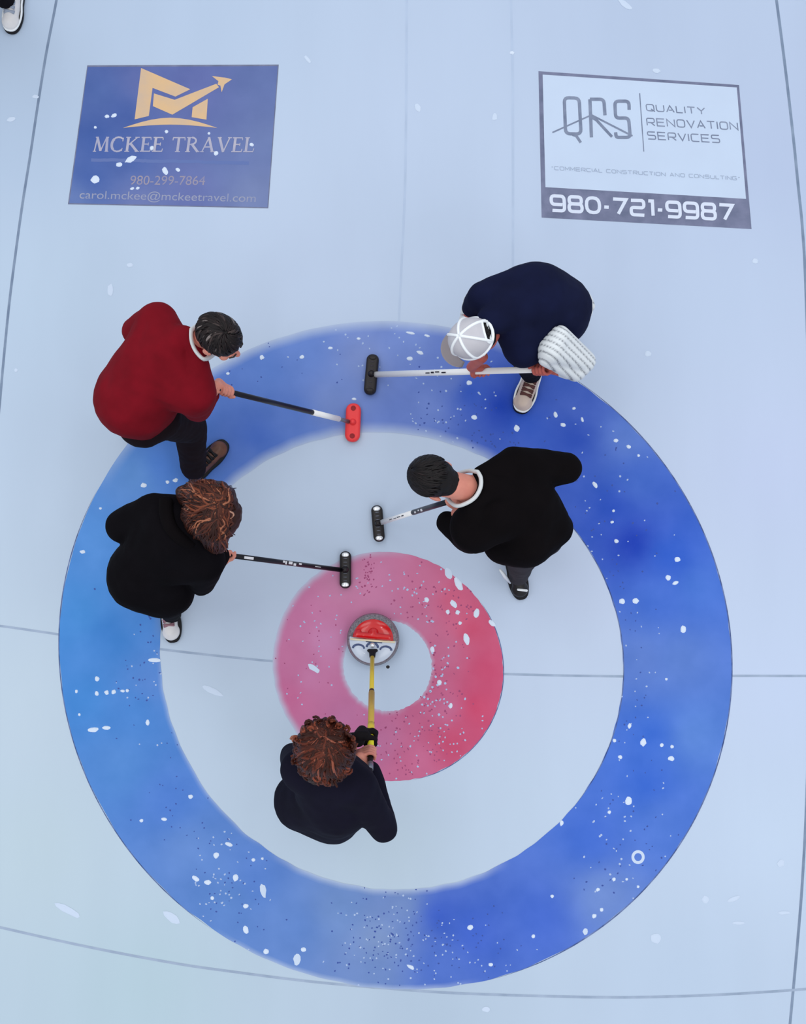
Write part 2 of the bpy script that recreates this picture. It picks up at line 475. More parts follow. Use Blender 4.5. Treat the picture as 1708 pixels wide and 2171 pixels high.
# ------------------------------------------------------------------ frost flecks and pits
def fleck(V, Fc, px, py, rx, ry, ang, z0=0.0012, hgt=0.003, seed=0):
    n = 10
    k0 = len(V)
    ca, sa = math.cos(ang), math.sin(ang)
    rs = [1 + 0.35 * noise.noise(Vector((px * .37 + j * 1.7, py * .53, seed))) for j in range(n)]
    for ring, (s, z) in enumerate(((1.0, z0), (0.6, z0 + hgt))):
        for j in range(n):
            a = 2 * math.pi * j / n
            x, y = rx * rs[j] * s * math.cos(a), ry * rs[j] * s * math.sin(a)
            p = P(px + x * ca - y * sa, py + x * sa + y * ca); p.z = z
            V.append(p)
    for j in range(n):
        j2 = (j + 1) % n
        Fc.append((k0 + j, k0 + n + j, k0 + n + j2, k0 + j2))
    Fc.append(tuple(k0 + n + j for j in reversed(range(n))))
FL = """227,247,5,4,0 242,245,7,4,-20 202,270,3,3,0 353,279,4,4,0 443,283,3,3,0 322,314,5,5,0 458,325,5,5,0 253,349,7,5,0 278,338,13,6,-25 202,381,9,9,30 350,362,6,9,-25 377,360,5,4,30
280,400,5,3,-20 292,399,4,3,-20 533,307,5,4,0 328,1400,14,5,0 206,1439,5,6,0 162,1466,3,4,0 205,1470,4,5,0 226,1468,5,5,0 241,1467,5,5,0 260,1465,5,3,0 270,1464,4,4,0 168,1515,3,3,0 197,1547,13,5,-5
225,1543,9,4,0 313,1532,4,6,0 404,1689,5,5,0 1416,1225,6,6,0 1431,1236,7,4,-20 1318,1275,7,6,0 1347,1274,7,6,0 1448,1334,6,8,0 1334,1539,4,6,0 1363,1574,6,9,15 1402,1580,4,4,0 1424,1583,4,4,0
1422,1608,7,5,0 1314,1605,5,4,0 1302,1570,4,4,0 1332,1698,7,9,0 1412,1440,3,3,0 972,1238,7,15,-30 961,1280,6,9,-35 949,1297,4,5,0 970,1298,5,5,0 975,1321,4,4,0 1010,1300,6,10,10 988,1355,6,13,-15
1043,1322,10,5,40 916,1377,5,7,0 955,1496,4,6,0 931,1447,5,6,0 904,1272,5,6,0 1291,1722,4,4,0 1301,1864,4,4,0 1328,1864,3,3,0 1267,1886,4,4,0 1275,1929,4,4,0 1259,1942,5,5,0 300,1740,4,4,0
348,1737,6,4,0 485,1790,9,4,20 458,1814,6,7,0 537,1823,4,4,0 556,1820,3,3,0 415,1863,9,5,30 440,1871,7,5,0 499,1861,6,8,0 521,1921,6,5,0 521,1971,6,8,0 450,1904,4,4,0 564,2017,6,6,0 643,2013,6,5,0
996,1966,6,6,0 1040,2045,5,4,0 1130,1985,4,4,0 870,2050,9,4,30 305,1029,7,5,0 355,1022,4,4,0 372,1018,6,4,-20 175,1170,6,4,0 213,1078,3,3,0 1177,879,4,7,-20 1193,901,6,4,10 1216,866,4,3,0
1234,890,3,5,-20 1305,934,5,4,0 1332,947,5,4,20 1353,966,3,3,0 1261,1028,4,7,-30 1297,1107,4,3,0 1300,1083,3,3,0 1306,1147,5,4,30 1435,1186,6,5,20 994,812,6,5,0 1005,885,6,5,20 1095,908,6,7,0
640,757,5,4,0 700,738,5,3,0 750,846,5,3,0 555,758,5,5,0 483,792,4,3,0 870,706,9,3,10 905,712,6,3,20 890,748,8,4,20 868,760,7,4,0 760,718,4,3,0 1085,112,5,4,0 1352,1880,3,3,0 1190,1745,4,6,0 1170,1900,4,4,0""".split()
FA = """450,1465,24,6,25 664,1416,15,6,35 558,1888,6,15,-10 629,2034,8,13,10 142,1929,30,8,28 364,1945,20,9,35 1555,1906,14,5,-20 1495,1907,8,8,0 1660,1935,14,4,0 1565,1957,13,4,0 1325,10,18,6,35 652,126,10,4,50
234,615,6,13,0 275,562,7,5,0 885,228,9,6,60 1048,248,6,8,0 1600,553,6,6,0 1373,750,7,6,0 24,253,9,5,-15 1392,150,9,5,10 1655,1830,8,8,0 1030,2140,9,6,0 1240,1975,5,8,0 34,785,4,4,0 75,205,7,4,0 1390,1990,12,10,0
950,1215,8,12,-30""".split()
sv = [[], []]
for lst, (V, Fc) in ((FL, (sv[0], sv[1])),):
    for s in lst:
        a = [float(v) for v in s.split(',')]
        fleck(V, Fc, a[0], a[1], a[2], a[3], math.radians(a[4]))
# frost specks scattered over the scuffed stretches of paint
rnd = random.Random(3)
def scatter(V, Fc, zones, z0=.0012, h=.0012):
    for px, py, sx, sy, n, r0, r1 in zones:
        for _ in range(n):
            x, y = rnd.gauss(px, sx), rnd.gauss(py, sy)
            w = np.array(P(x, y)[:2])
            def inside(k):
                c = np.array(HARM[k][0]); d = w - c
                th = math.atan2(d[1], d[0])
                return np.linalg.norm(d) < np.linalg.norm(rim(k, th) - c)
            if not ((inside('outer') and not inside('mid')) or (inside('red') and not inside('button'))): continue
            fleck(V, Fc, x, y, rnd.uniform(r0, r1), rnd.uniform(r0, r1), rnd.uniform(0, 3), z0, h)
sv2 = [[], []]
scatter(sv2[0], sv2[1], [(820, 1980, 60, 60, 70, 1.2, 2.4), (960, 850, 60, 50, 40, 1.2, 2.6), (900, 1560, 60, 60, 80, 1.2, 2.4), (920, 1400, 25, 90, 60, 1.5, 3), (860, 1240, 80, 40, 50, 1.2, 2.4), (1280, 1050, 60, 120, 40, 1.2, 2.5),
                        (480, 1870, 60, 60, 50, 1.2, 2.5), (1320, 1780, 60, 80, 40, 1.2, 2.6), (960, 2010, 70, 40, 50, 1.2, 2.2), (1330, 1400, 40, 160, 30, 1.2, 2.2), (680, 1360, 60, 70, 40, 1.2, 2.2), (330, 1450, 30, 80, 25, 1.2, 2.2), (800, 730, 80, 40, 40, 1.2, 2.4)])
sh = mesh('ice_shavings', sv[0], sv[1], M['snow'], smooth=False)
spk = mesh('frost_specks', sv2[0], sv2[1], M['speck'], target, smooth=False); spk['kind'] = 'stuff'
sh['kind'] = 'stuff'; sh['label'] = 'white ice shavings scattered over the target and signs'; sh['category'] = 'ice shavings'
V, Fc = [], []
for s in FA:
    a = [float(v) for v in s.split(',')]
    fleck(V, Fc, a[0], a[1], a[2], a[3], math.radians(a[4]), hgt=.0012)
# round frost mark low on the right of the blue ring
k0 = len(V); nn = 28
for j in range(nn):
    a = 2 * math.pi * j / nn
    for r in (14, 8):
        p = P(1352 + r * math.cos(a), 1817 + r * 1.05 * math.sin(a)); p.z = 0.0014; V.append(p)
for j in range(nn):
    j2 = (j + 1) % nn
    Fc.append((k0 + 2 * j, k0 + 2 * j + 1, k0 + 2 * j2 + 1, k0 + 2 * j2))
sf = mesh('frost_patches', V, Fc, M['snow_faint'], smooth=False)
sf['kind'] = 'stuff'; sf['label'] = 'thin pale frost streaks and smears on the bare ice'; sf['category'] = 'frost'
V, Fc = [], []
scatter(V, Fc, [(820, 1980, 60, 60, 110, 1.0, 2.3), (960, 860, 60, 50, 40, 1.0, 2.2), (480, 1880, 70, 70, 50, 1, 2.2), (960, 2010, 80, 40, 50, 1, 2.2), (1290, 1050, 60, 120, 40, 1.2, 2.6), (1330, 1780, 60, 80, 45, 1, 2.4),
                (300, 1400, 40, 70, 40, 1, 2.4), (380, 1650, 50, 80, 30, 1, 2), (1330, 1420, 30, 150, 30, 1, 2.2), (600, 770, 80, 60, 16, 1, 2), (1060, 940, 60, 20, 24, 1.2, 2.6)], .0012, .0003)
pit = mesh('pebble_pits', V, Fc, M['pit'], target, smooth=False); pit['kind'] = 'stuff'
V, Fc = [], []
scatter(V, Fc, [(880, 1560, 60, 60, 110, 1.0, 2.4), (940, 1420, 25, 90, 60, 1, 2.6), (940, 1270, 60, 40, 50, 1, 2.5), (780, 1215, 8, 30, 40, 1, 2.6), (680, 1360, 60, 80, 25, 1, 2)], .0012, .0003)
pit = mesh('pebble_pits', V, Fc, M['pit_red'], target, smooth=False); pit['kind'] = 'stuff'

# ------------------------------------------------------------------ advertisements frozen in the ice
def ribbons(name, strokes, m, parent, z, tf):
    """strokes: (points, width) in print units; tf turns print units into photo pixels; each stroke is one mitred strip"""
    V, Fc = [], []
    for si, (pts, w) in enumerate(strokes):
        p = [np.array(tf(*q)) for q in pts]
        p = [q for i, q in enumerate(p) if i == 0 or np.linalg.norm(q - p[i - 1]) > 1e-4]
        if len(p) < 2: continue
        closed = len(p) > 3 and np.linalg.norm(p[0] - p[-1]) < 1e-3
        if closed: p = p[:-1]
        n = len(p)
        k = len(V)
        zz = z + si * 3e-5
        for i in range(n):
            dirs = []
            if closed or i > 0: dirs.append(p[i] - p[(i - 1) % n])
            if closed or i < n - 1: dirs.append(p[(i + 1) % n] - p[i])
            nn = [np.array([-d[1], d[0]]) / np.linalg.norm(d) for d in dirs]
            q = sum(nn); q = q / max(1e-6, np.linalg.norm(q))
            c = max(.5, float(q.dot(nn[0])))
            for sg in (1, -1):
                v = P(*(p[i] + q * (sg * w / 2 / c))); v.z = zz; V.append(v)
        for i in range(n if closed else n - 1):
            i2 = (i + 1) % n
            Fc.append((k + 2 * i, k + 2 * i + 1, k + 2 * i2 + 1, k + 2 * i2))
    o = mesh(name, V, Fc, m, parent, smooth=False)
    fix_up(o.data)
    return o

def fix_up(me):
    bm = bmesh.new(); bm.from_mesh(me)
    for f in bm.faces:
        f.normal_update()
        if f.normal.z < 0: f.normal_flip()
    bm.to_mesh(me); bm.free()

def polys(name, plist, m, parent, z, tf):
    for pl in plist[1:]: polys(name, [pl], m, parent, z + 5e-5, tf)
    V, Fc = [], []
    for pl in plist[:1]:
        k = len(V)
        for q in pl:
            v = P(*tf(*q)); v.z = z; V.append(v)
        Fc.append(tuple(range(k, k + len(pl))))
    o = mesh(name, V, Fc, m, parent, smooth=False)
    bm = bmesh.new(); bm.from_mesh(o.data)
    bmesh.ops.triangulate(bm, faces=bm.faces[:])
    bm.to_mesh(o.data); bm.free()
    fix_up(o.data)
    return o

def panel(name, quad, n, samples, m, parent, z, tf):
    V, Fc = [], []
    q = [np.array(tf(*c), float) for c in quad]
    for j in range(n + 1):
        for i in range(n + 1):
            u, v = i / n, j / n
            p = (q[0] * (1 - u) + q[1] * u) * (1 - v) + (q[3] * (1 - u) + q[2] * u) * v
            w = P(p[0], p[1]); w.z = z; V.append(w)
    for j in range(n):
        for i in range(n):
            a = j * (n + 1) + i
            Fc.append((a, a + n + 1, a + n + 2, a + 1))
    o = mesh(name, V, Fc, m, parent, smooth=False)
    fix_up(o.data)
    if samples: set_paint(o.data, idw(np.array([tuple(v) for v in V])[:, :2], samples, 3))
    return o

def rounded(pts, r=0.18, closed=False):
    out = []
    n = len(pts)
    for i in range(n):
        p = np.array(pts[i], float)
        if not closed and i in (0, n - 1):
            out.append(tuple(p)); continue
        a = np.array(pts[(i - 1) % n], float); b = np.array(pts[(i + 1) % n], float)
        da, db = a - p, b - p
        la, lb = np.linalg.norm(da), np.linalg.norm(db)
        rr = min(r, la * .48, lb * .48)
        s, e = p + da / la * rr, p + db / lb * rr
        for t in (0, .25, .5, .75, 1):
            out.append(tuple((1 - t) ** 2 * s + 2 * t * (1 - t) * p + t * t * e))
    if closed: out.append(out[0])
    return out

TECH = {
    '9': [rounded([(.86, .42), (0, .42), (0, 1), (1, 1), (1, 0), (0.05, 0)], .26)],
    '8': [rounded([(0.03, .53), (0.03, 1), (.97, 1), (.97, .53)], .26, True), rounded([(0, 0), (0, .52), (1, .52), (1, 0)], .26, True)],
    '0': [rounded([(0, 0), (0, 1), (1, 1), (1, 0)], .46, True)],
    '7': [[(0, 1), (1, 1), (.35, 0)]],
    '2': [rounded([(0.02, .98), (1, 1), (1, .5), (0, .5), (0, 0), (1, 0)], .22)],
    '1': [[(0, 1), (.32, 1), (.32, 0)]],
    '-': [[(0, .42), (.35, .42)]],
    'Q': [rounded([(0, 0), (0, 1), (1, 1), (1, 0)], .3, True), [(.6, .3), (1.08, -.08)]],
    'U': [rounded([(0, 1), (0, 0), (1, 0), (1, 1)], .3)], 'A': [[(0, 0), (.5, 1), (1, 0)], [(.28, .3), (.72, .3)]],
    'L': [[(0, 1), (0, 0), (.8, 0)]], 'I': [[(0, 1), (0, 0)]], 'T': [[(0, 1), (1, 1)], [(.5, 1), (.5, 0)]],
    'Y': [[(0, 1), (.5, .48), (1, 1)], [(.5, .48), (.5, 0)]], 'R': [rounded([(0, 0), (0, 1), (1, 1), (1, .42), (.12, .42)], .22), [(.5, .42), (1, 0)]],
    'E': [[(1, 1), (0, 1), (0, 0), (1, 0)], [(0, .52), (.9, .52)]], 'N': [[(0, 0), (0, 1), (1, 0), (1, 1)]],
    'O': [rounded([(0, 0), (0, 1), (1, 1), (1, 0)], .3, True)], 'V': [[(0, 1), (.5, 0), (1, 1)]],
    'S': [rounded([(1, 1), (0, 1), (0, .52), (1, .52), (1, 0), (0, 0)], .2)], 'C': [rounded([(1, 1), (0, 1), (0, 0), (1, 0)], .25)],
    'M': [[(0, 0), (0, 1), (.5, .3), (1, 1), (1, 0)]], 'D': [rounded([(0, 0), (0, 1), (1, 1), (1, 0)], .25, True)],
    'G': [rounded([(1, 1), (0, 1), (0, 0), (1, 0), (1, .48), (.55, .48)], .22)], '*': [[(0.1, .8), (.5, .8)], [(.3, .95), (.3, .65)]]}
WID = {'I': .02, '1': .34, '-': .36, 'L': .8, ' ': .45, '*': .5}
def tech_text(txt, bl, br, up, w, gap=0.34, table=TECH, wid=WID):
    adv = [wid.get(c, 1.0) for c in txt]
    tot = sum(adv) + gap * (len(txt) - 1)
    bl, br, up = (np.array(v, float) for v in (bl, br, up))
    words, S = [], []
    x = 0
    for c, a in zip(txt, adv):
        if c == ' ' and S:
            words.append(S); S = []
        for st in table.get(c, []):
            S.append(([tuple(bl + (br - bl) * ((x + q[0]) / tot) + up * q[1]) for q in st], w))
        x += a + gap
        if c == '-':
            words.append(S); S = []
    if S: words.append(S)
    return words

# -- white and grey sign
T2 = lambda x, y: (1120 + x / 3.416, 130 + y / 3.416)
s2 = thing('ice_sign', 'white rectangular advertisement with grey border and phone number band, set in the ice', 'sign', 'advertisements in the ice')
panel('border', [(72, 72), (1523, 172), (1614, 1215), (95, 1132)], 10, None, M['sign_grey'], s2, .0010, T2)
panel('panel', [(102, 97), (1507, 190), (1574, 997), (122, 912)], 4, None, M['sign_white'], s2, .0014, T2)
k = 1 / 3.416
emb = [(rounded([(258, 264), (366, 268), (380, 528), (268, 525)], 34, True), 24 * k), ([(318, 532), (345, 540), (378, 590)], 20 * k),
       ([(455, 552), (444, 276)], 24 * k), (rounded([(444, 276), (545, 276), (553, 392)], 30), 24 * k), ([(452, 405), (490, 425), (604, 548)], 20 * k),
       (rounded([(728, 352), (726, 290), (624, 290), (630, 412), (724, 412), (736, 552), (634, 552), (630, 515)], 28), 24 * k),
       ([(172, 517), (455, 390)], 11 * k), ([(455, 390), (752, 542)], 13 * k)]
for nm, a_, b_ in (('emblem_letter', 0, 2), ('emblem_letter', 2, 5), ('emblem_letter', 5, 6), ('roof_line', 6, 8)):
    ribbons(nm, emb[a_:b_], M['sign_text'], s2, .0020 + a_ * 5e-5, T2)
ribbons('divider', [([(804, 232), (834, 655)], 7 * k)], M['sign_text'], s2, .0020, T2)
t = tech_text('QUALITY', (856, 358), (1280, 385), (-7, -46), 7.5 * k) + tech_text('RENOVATION', (860, 465), (1516, 498), (-7, -52), 8 * k) + tech_text('SERVICES', (866, 563), (1384, 590), (-7, -52), 8 * k)
for wd in t: ribbons('lettering', wd, M['sign_text'], s2, .0020, T2)
for wd in tech_text('*COMMERCIAL CONSTRUCTION AND CONSULTING*', (165, 785), (1530, 862), (-2, -24), 5.5 * k): ribbons('tagline', wd, M['sign_faint'], s2, .0020, T2)
for wd in tech_text('980-721-9987', (168, 1080), (1480, 1150), (-6, -106), 24 * k, gap=.36): ribbons('phone_digits', wd, M['sign_light'], s2, .0020, T2)

# -- blue and gold sign
T1 = lambda x, y: (120 + x / 3.416, 110 + y / 3.416)
s1 = thing('ice_sign', 'blue rectangular advertisement with a gold emblem and pale lettering, set in the ice', 'sign', 'advertisements in the ice')
panel('border', [(222, 98), (1608, 92), (1532, 1133), (82, 1104)], 4, None, M['sign_grey'], s1, .0010, T1)
panel('panel', [(226, 110), (1600, 104), (1526, 1126), (92, 1096)], 16,
      [(210, 200, (80, 106, 172)), (200, 300, (66, 96, 168)), (190, 380, (70, 100, 172)), (300, 180, (96, 110, 172)), (420, 180, (98, 110, 172)), (540, 170, (98, 116, 172)), (560, 300, (108, 126, 178)), (540, 410, (120, 136, 184)),
       (400, 400, (104, 116, 176)), (280, 340, (78, 104, 172)), (260, 240, (72, 98, 168)), (480, 320, (104, 122, 178)), (160, 420, (104, 128, 186)), (300, 430, (112, 126, 182)), (400, 260, (98, 112, 172))], M['sign_blue'], s1, .0014, T1)
sw_top = [(480 + i * 68.5, 552 - 74 * math.sin(math.pi * i / 10)) for i in range(11)]
sw_bot = [(1165 - i * 68.5, 552 - 24 * math.sin(math.pi * i / 10)) for i in range(1, 10)]
polys('emblem', [[(612, 118), (968, 272), (860, 325), (695, 262), (668, 465), (565, 490)], [(705, 302), (855, 348), (1156, 232), (1176, 257), (838, 456), (697, 394)],
                 [(1095, 340), (1085, 492), (978, 474), (985, 402)], [(1270, 200), (1222, 188), (1124, 176), (1172, 214), (1165, 238), (1186, 246), (1195, 294), (1216, 236)], sw_top + sw_bot], M['gold'], s1, .0020, T1)
def arcp(cx, cy, rx, ry, a0, a1, n=12):
    return [(cx + rx * math.cos(math.radians(a0 + (a1 - a0) * i / n)), cy + ry * math.sin(math.radians(a0 + (a1 - a0) * i / n))) for i in range(n + 1)]
TK, TN, SE = .17, .08, .06
SER = {
    'M': (1.05, [([(.1, 0), (.2, 1)], TN), ([(.18, 1), (.52, .06)], TK), ([(.52, .06), (.84, 1)], TN), ([(.86, 1), (.93, 0)], TK), ([(0, .03), (.22, .03)], SE), ([(.8, .03), (1.06, .03)], SE), ([(.08, .97), (.2, .97)], SE), ([(.84, .97), (.98, .97)], SE)]),
    'C': (.9, [(arcp(.5, .5, .45, .48, 50, 310), TN + .03), (arcp(.46, .5, .38, .46, 130, 230), TK), ([(.8, .7), (.82, .95)], SE), ([(.8, .05), (.82, .25)], SE)]),
    'K': (.95, [([(.17, 0), (.17, 1)], TK), ([(.22, .45), (.78, .98)], TN), ([(.36, .55), (.86, .02)], TK), ([(0, .03), (.34, .03)], SE), ([(0, .97), (.34, .97)], SE), ([(.62, .97), (.92, .97)], SE), ([(.7, .03), (1, .03)], SE)]),
    'E': (.72, [([(.17, 0), (.17, 1)], TK), ([(.0, .96), (.66, .96)], TN), ([(.17, .52), (.52, .52)], TN), ([(0, .04), (.7, .04)], TN), ([(.65, .96), (.67, .8)], SE), ([(.52, .62), (.52, .42)], SE), ([(.68, .04), (.71, .22)], SE)]),
    'T': (.85, [([(.42, 0), (.42, 1)], TK), ([(.02, .96), (.84, .96)], TN), ([(.03, .96), (.02, .78)], SE), ([(.83, .96), (.84, .78)], SE), ([(.26, .03), (.6, .03)], SE)]),
    'R': (.92, [([(.17, 0), (.17, 1)], TK), (arcp(.35, .74, .3, .23, 90, -90), TN + .04), ([(0, .97), (.38, .97)], SE), ([(.17, .51), (.38, .51)], TN), ([(.42, .5), (.85, .02)], TK), ([(0, .03), (.34, .03)], SE), ([(.74, .03), (.98, .03)], SE)]),
    'A': (.98, [([(.12, 0), (.5, 1)], TN), ([(.48, 1), (.84, 0)], TK), ([(.25, .34), (.68, .34)], TN), ([(0, .03), (.26, .03)], SE), ([(.7, .03), (1, .03)], SE)]),
    'V': (.95, [([(.12, 1), (.5, 0)], TK), ([(.5, .02), (.84, 1)], TN), ([(0, .97), (.28, .97)], SE), ([(.7, .97), (.98, .97)], SE)]),
    'L': (.7, [([(.17, 0), (.17, 1)], TK), ([(0, .97), (.34, .97)], SE), ([(0, .04), (.66, .04)], TN), ([(.65, .04), (.69, .25)], SE)]), ' ': (.4, [])}
def serif_text(txt, bl, br, up, gap=.1):
    tot = sum(SER[c][0] for c in txt) + gap * (len(txt) - 1)
    bl, br, up = (np.array(v, float) for v in (bl, br, up))
    hgt = np.linalg.norm(up)
    words, S, x = [], [], 0
    for c in txt:
        if c == ' ':
            words.append(S); S = []
        for pts, w in SER[c][1]:
            S.append(([tuple(bl + (br - bl) * ((x + q[0]) / tot) + up * q[1]) for q in pts], w * hgt * k))
        x += SER[c][0] + gap
    return words + [S]
for wd in serif_text('MCKEE TRAVEL', (262, 724), (1425, 728), (15, -108)): ribbons('lettering', wd, M['silver'], s1, .0020, T1)
def font_text(name, txt, bl, br, up, m, parent, z, tf):
    cu = bpy.data.curves.new('t', 'FONT')
    cu.body = txt
    o = bpy.data.objects.new('t', cu)
    C.objects.link(o)
    dg = bpy.context.evaluated_depsgraph_get()
    me = bpy.data.meshes.new_from_object(o.evaluated_get(dg))
    bpy.data.objects.remove(o)
    xs = [v.co.x for v in me.vertices]
    x0, x1 = min(xs), max(xs)
    for v in me.vertices:
        u = (v.co.x - x0) / (x1 - x0)
        q = np.array(bl, float) + (np.array(br, float) - np.array(bl, float)) * u + np.array(up, float) * (v.co.y / 0.7)
        w = P(*tf(*q)); v.co = (w.x, w.y, z)
    me.materials.clear()
    ob = link(name, me, m, parent, smooth=False)
    fix_up(me)
    return ob
font_text('phone_number', '980-299-7864', (530, 962), (1072, 965), (8, -66), M['dull_gold'], s1, .0020, T1)
font_text('email_address', 'carol.mckee@mckeetravel.com', (165, 1062), (1440, 1088), (6, -58), M['dull'], s1, .0020, T1)
rl = random.Random(5)
ds = []
x = 250
while x < 1400:
    w_ = rl.uniform(14, 40)
    y = 782 + (x - 250) * .02
    ds.append((x, y + rl.uniform(-3, 3)))
    x += w_
ribbons('worn_line', [(ds, 24 * k)], M['dull2'], s1, .0018, T1)

# ------------------------------------------------------------------ people
UPV = Vector((0, 0, 1))
def bones_from(nodes, pairs, dr=0.0, lo=0.028):
    w = {n: (P(*v[:3]), max(lo, v[3] + dr)) for n, v in nodes.items()}
    return [(w[a][0], w[a][1], w[b][0], w[b][1]) for a, b in pairs]

def grip(p, axis, wrist, rh=0.014, scale=1.0, flip=1):
    """palm, four curled fingers and a thumb closed on a handle"""
    a = axis.normalized()
    n = wrist - p
    n = n - a * n.dot(a)
    n.normalize()
    t = a.cross(n) * flip
    s = scale
    B = []
    pc = p + n * (rh + 0.016 * s)
    B.append((pc - a * .028 * s, .016 * s, pc + a * .028 * s, .017 * s))
    heel = p + n * (rh + .045 * s) - t * .006
    B.append((pc - a * .02 * s, .016 * s, heel, .022 * s)); B.append((pc + a * .022 * s, .016 * s, heel, .022 * s))
    B.append((heel, .022 * s, wrist, .025 * s))
    ends = (205, 235, 240, 215)
    for i in range(4):
        off = a * ((-.0315 + .021 * i) * s)
        ph = [25 + (ends[i] - 25) * j / 4 for j in range(5)]
        rr = [.0092, .0086, .0082, .0078, .0068]
        pts = [p + off + (n * math.cos(math.radians(f)) + t * math.sin(math.radians(f))) * (rh + .0075 * s + (0.006 if j == 0 else 0)) for j, f in enumerate(ph)]
        for j in range(4): B.append((pts[j], rr[j] * s, pts[j + 1], rr[j + 1] * s))
    off0 = a * .03 * s
    ph = [-25, -70, -120, -165]
    pts = [p + off0 + a * (.008 * j * s) + (n * math.cos(math.radians(f)) + t * math.sin(math.radians(f))) * (rh + .008 * s) for j, f in enumerate(ph)]
    B.append((heel, .017 * s, pts[0], .012 * s))
    for j in range(3): B.append((pts[j], (.0115, .0105, .0098)[j] * s, pts[j + 1], (.0105, .0098, .0085)[j] * s))
    return B

def frame(fwd, up):
    f = Vector(fwd).normalized()
    u = Vector(up)
    u = (u - f * u.dot(f)).normalized()
    s = f.cross(u)
    return s, f, u

def head_shapes(c, fr):
    s, f, u = fr
    at = lambda a, b, d: c + s * a + f * b + u * d
    E = [(at(0, -.01, .035), fr, (.075, .094, .085)), (at(0, .028, -.045), fr, (.056, .062, .068)), (at(0, .05, -.075), fr, (.034, .036, .03)),
         (at(.077, -.008, -.002), (s, f, u), (.011, .02, .032)), (at(-.077, -.008, -.002), (s, f, u), (.011, .02, .032)),
         (at(0, .07, .035), fr, (.05, .018, .014)), (at(.036, .062, -.02), fr, (.026, .024, .022)), (at(-.036, .062, -.02), fr, (.026, .024, .022))]
    Bn = [(at(0, .082, .02), .010, at(0, .106, -.014), .014), (at(.012, .094, -.018), .008, at(-.012, .094, -.018), .008)]
    return E, Bn

def face_parts(c, fr, body, hair_mat_cols):
    s, f, u = fr
    at = lambda a, b, d: c + s * a + f * b + u * d
    for sg in (1, -1):
        blob('eye', [], M['eye'], body, [(at(.031 * sg, .079, .016), fr, (.013, .008, .007))], voxel=.003, smooth=2)
        tube('eyebrow', [at(.016 * sg, .091, .036), at(.034 * sg, .088, .041), at(.05 * sg, .076, .035)], [.003, .004, .002], M['eye'], body, 6)
    blob('mouth', [(at(.02, .084, -.05), .004, at(0, .092, -.048), .006), (at(-.02, .084, -.05), .004, at(0, .092, -.048), .006)], M['lip'], body, voxel=.003, smooth=2)

def strands_mesh(name, base_me, strands, parent):
    """hair volume plus locks; strands = [(pts, r, colour)]"""
    V, Fc, cols = [], [], []
    if base_me is not None:
        me, col = base_me
        V += [v.co.copy() for v in me.vertices]
        Fc += [tuple(p.vertices) for p in me.polygons]
        cols += [col] * len(V)
    for pts, r, col in strands:
        k0 = len(V)
        n = len(pts)
        rad = [r * (0.55 + 0.45 * math.sin(math.pi * min(1, .15 + .85 * i / (n - 1)))) if i < n - 1 else r * .3 for i in range(n)]
        tube_geo(V, Fc, pts, rad, 6)
        cols += [col] * (len(V) - k0)
    o = mesh(name, V, Fc, M['hair'], parent)
    set_paint(o.data, np.array([lin(c) for c in cols]))
    return o

def short_hair(c, fr, parent, cols, weights, base, rad=(.082, .1, .088), off=(0, -.02, .046), n=420, r=.0045, seed=1, ruffle=.006, keep_back=True, length=.75):
    s, f, u = fr
    rg = random.Random(seed)
    hc = c + s * off[0] + f * off[1] + u * off[2]
    ells = [(hc, fr, rad), (c + f * -.045 + u * -.008, fr, (.062, .058, .06))]
    bme = blob('hair', [], None, None, ells, voxel=.005, smooth=3, folds=.003, fscale=40, raw=True)
    S = []
    for _ in range(n):
        th = rg.uniform(0, 2 * math.pi)
        ph0 = rg.uniform(.05, 1.1)
        L = rg.uniform(.35, length)
        sw = rg.uniform(-.25, .25) + .35
        col = rg.choices(cols, weights)[0]
        pts = []
        for i in range(6):
            q = i / 5
            ph = ph0 + L * q
            if ph > 1.72: ph = 1.72
            t2 = th + sw * q
            k2 = 1.012 + ruffle * 8 * q * (1 - q) + rg.uniform(-.004, .006)
            pts.append(hc + s * (rad[0] * k2 * math.sin(ph) * math.cos(t2)) + f * (rad[1] * k2 * math.sin(ph) * math.sin(t2)) + u * (rad[2] * k2 * math.cos(ph)))
        d = (pts[-1] - c)
        if d.dot(f) > .062 and d.dot(u) < .075: continue
        S.append((pts, r * rg.uniform(.7, 1.2), col))
    return strands_mesh('hair', (bme, base), S, parent)

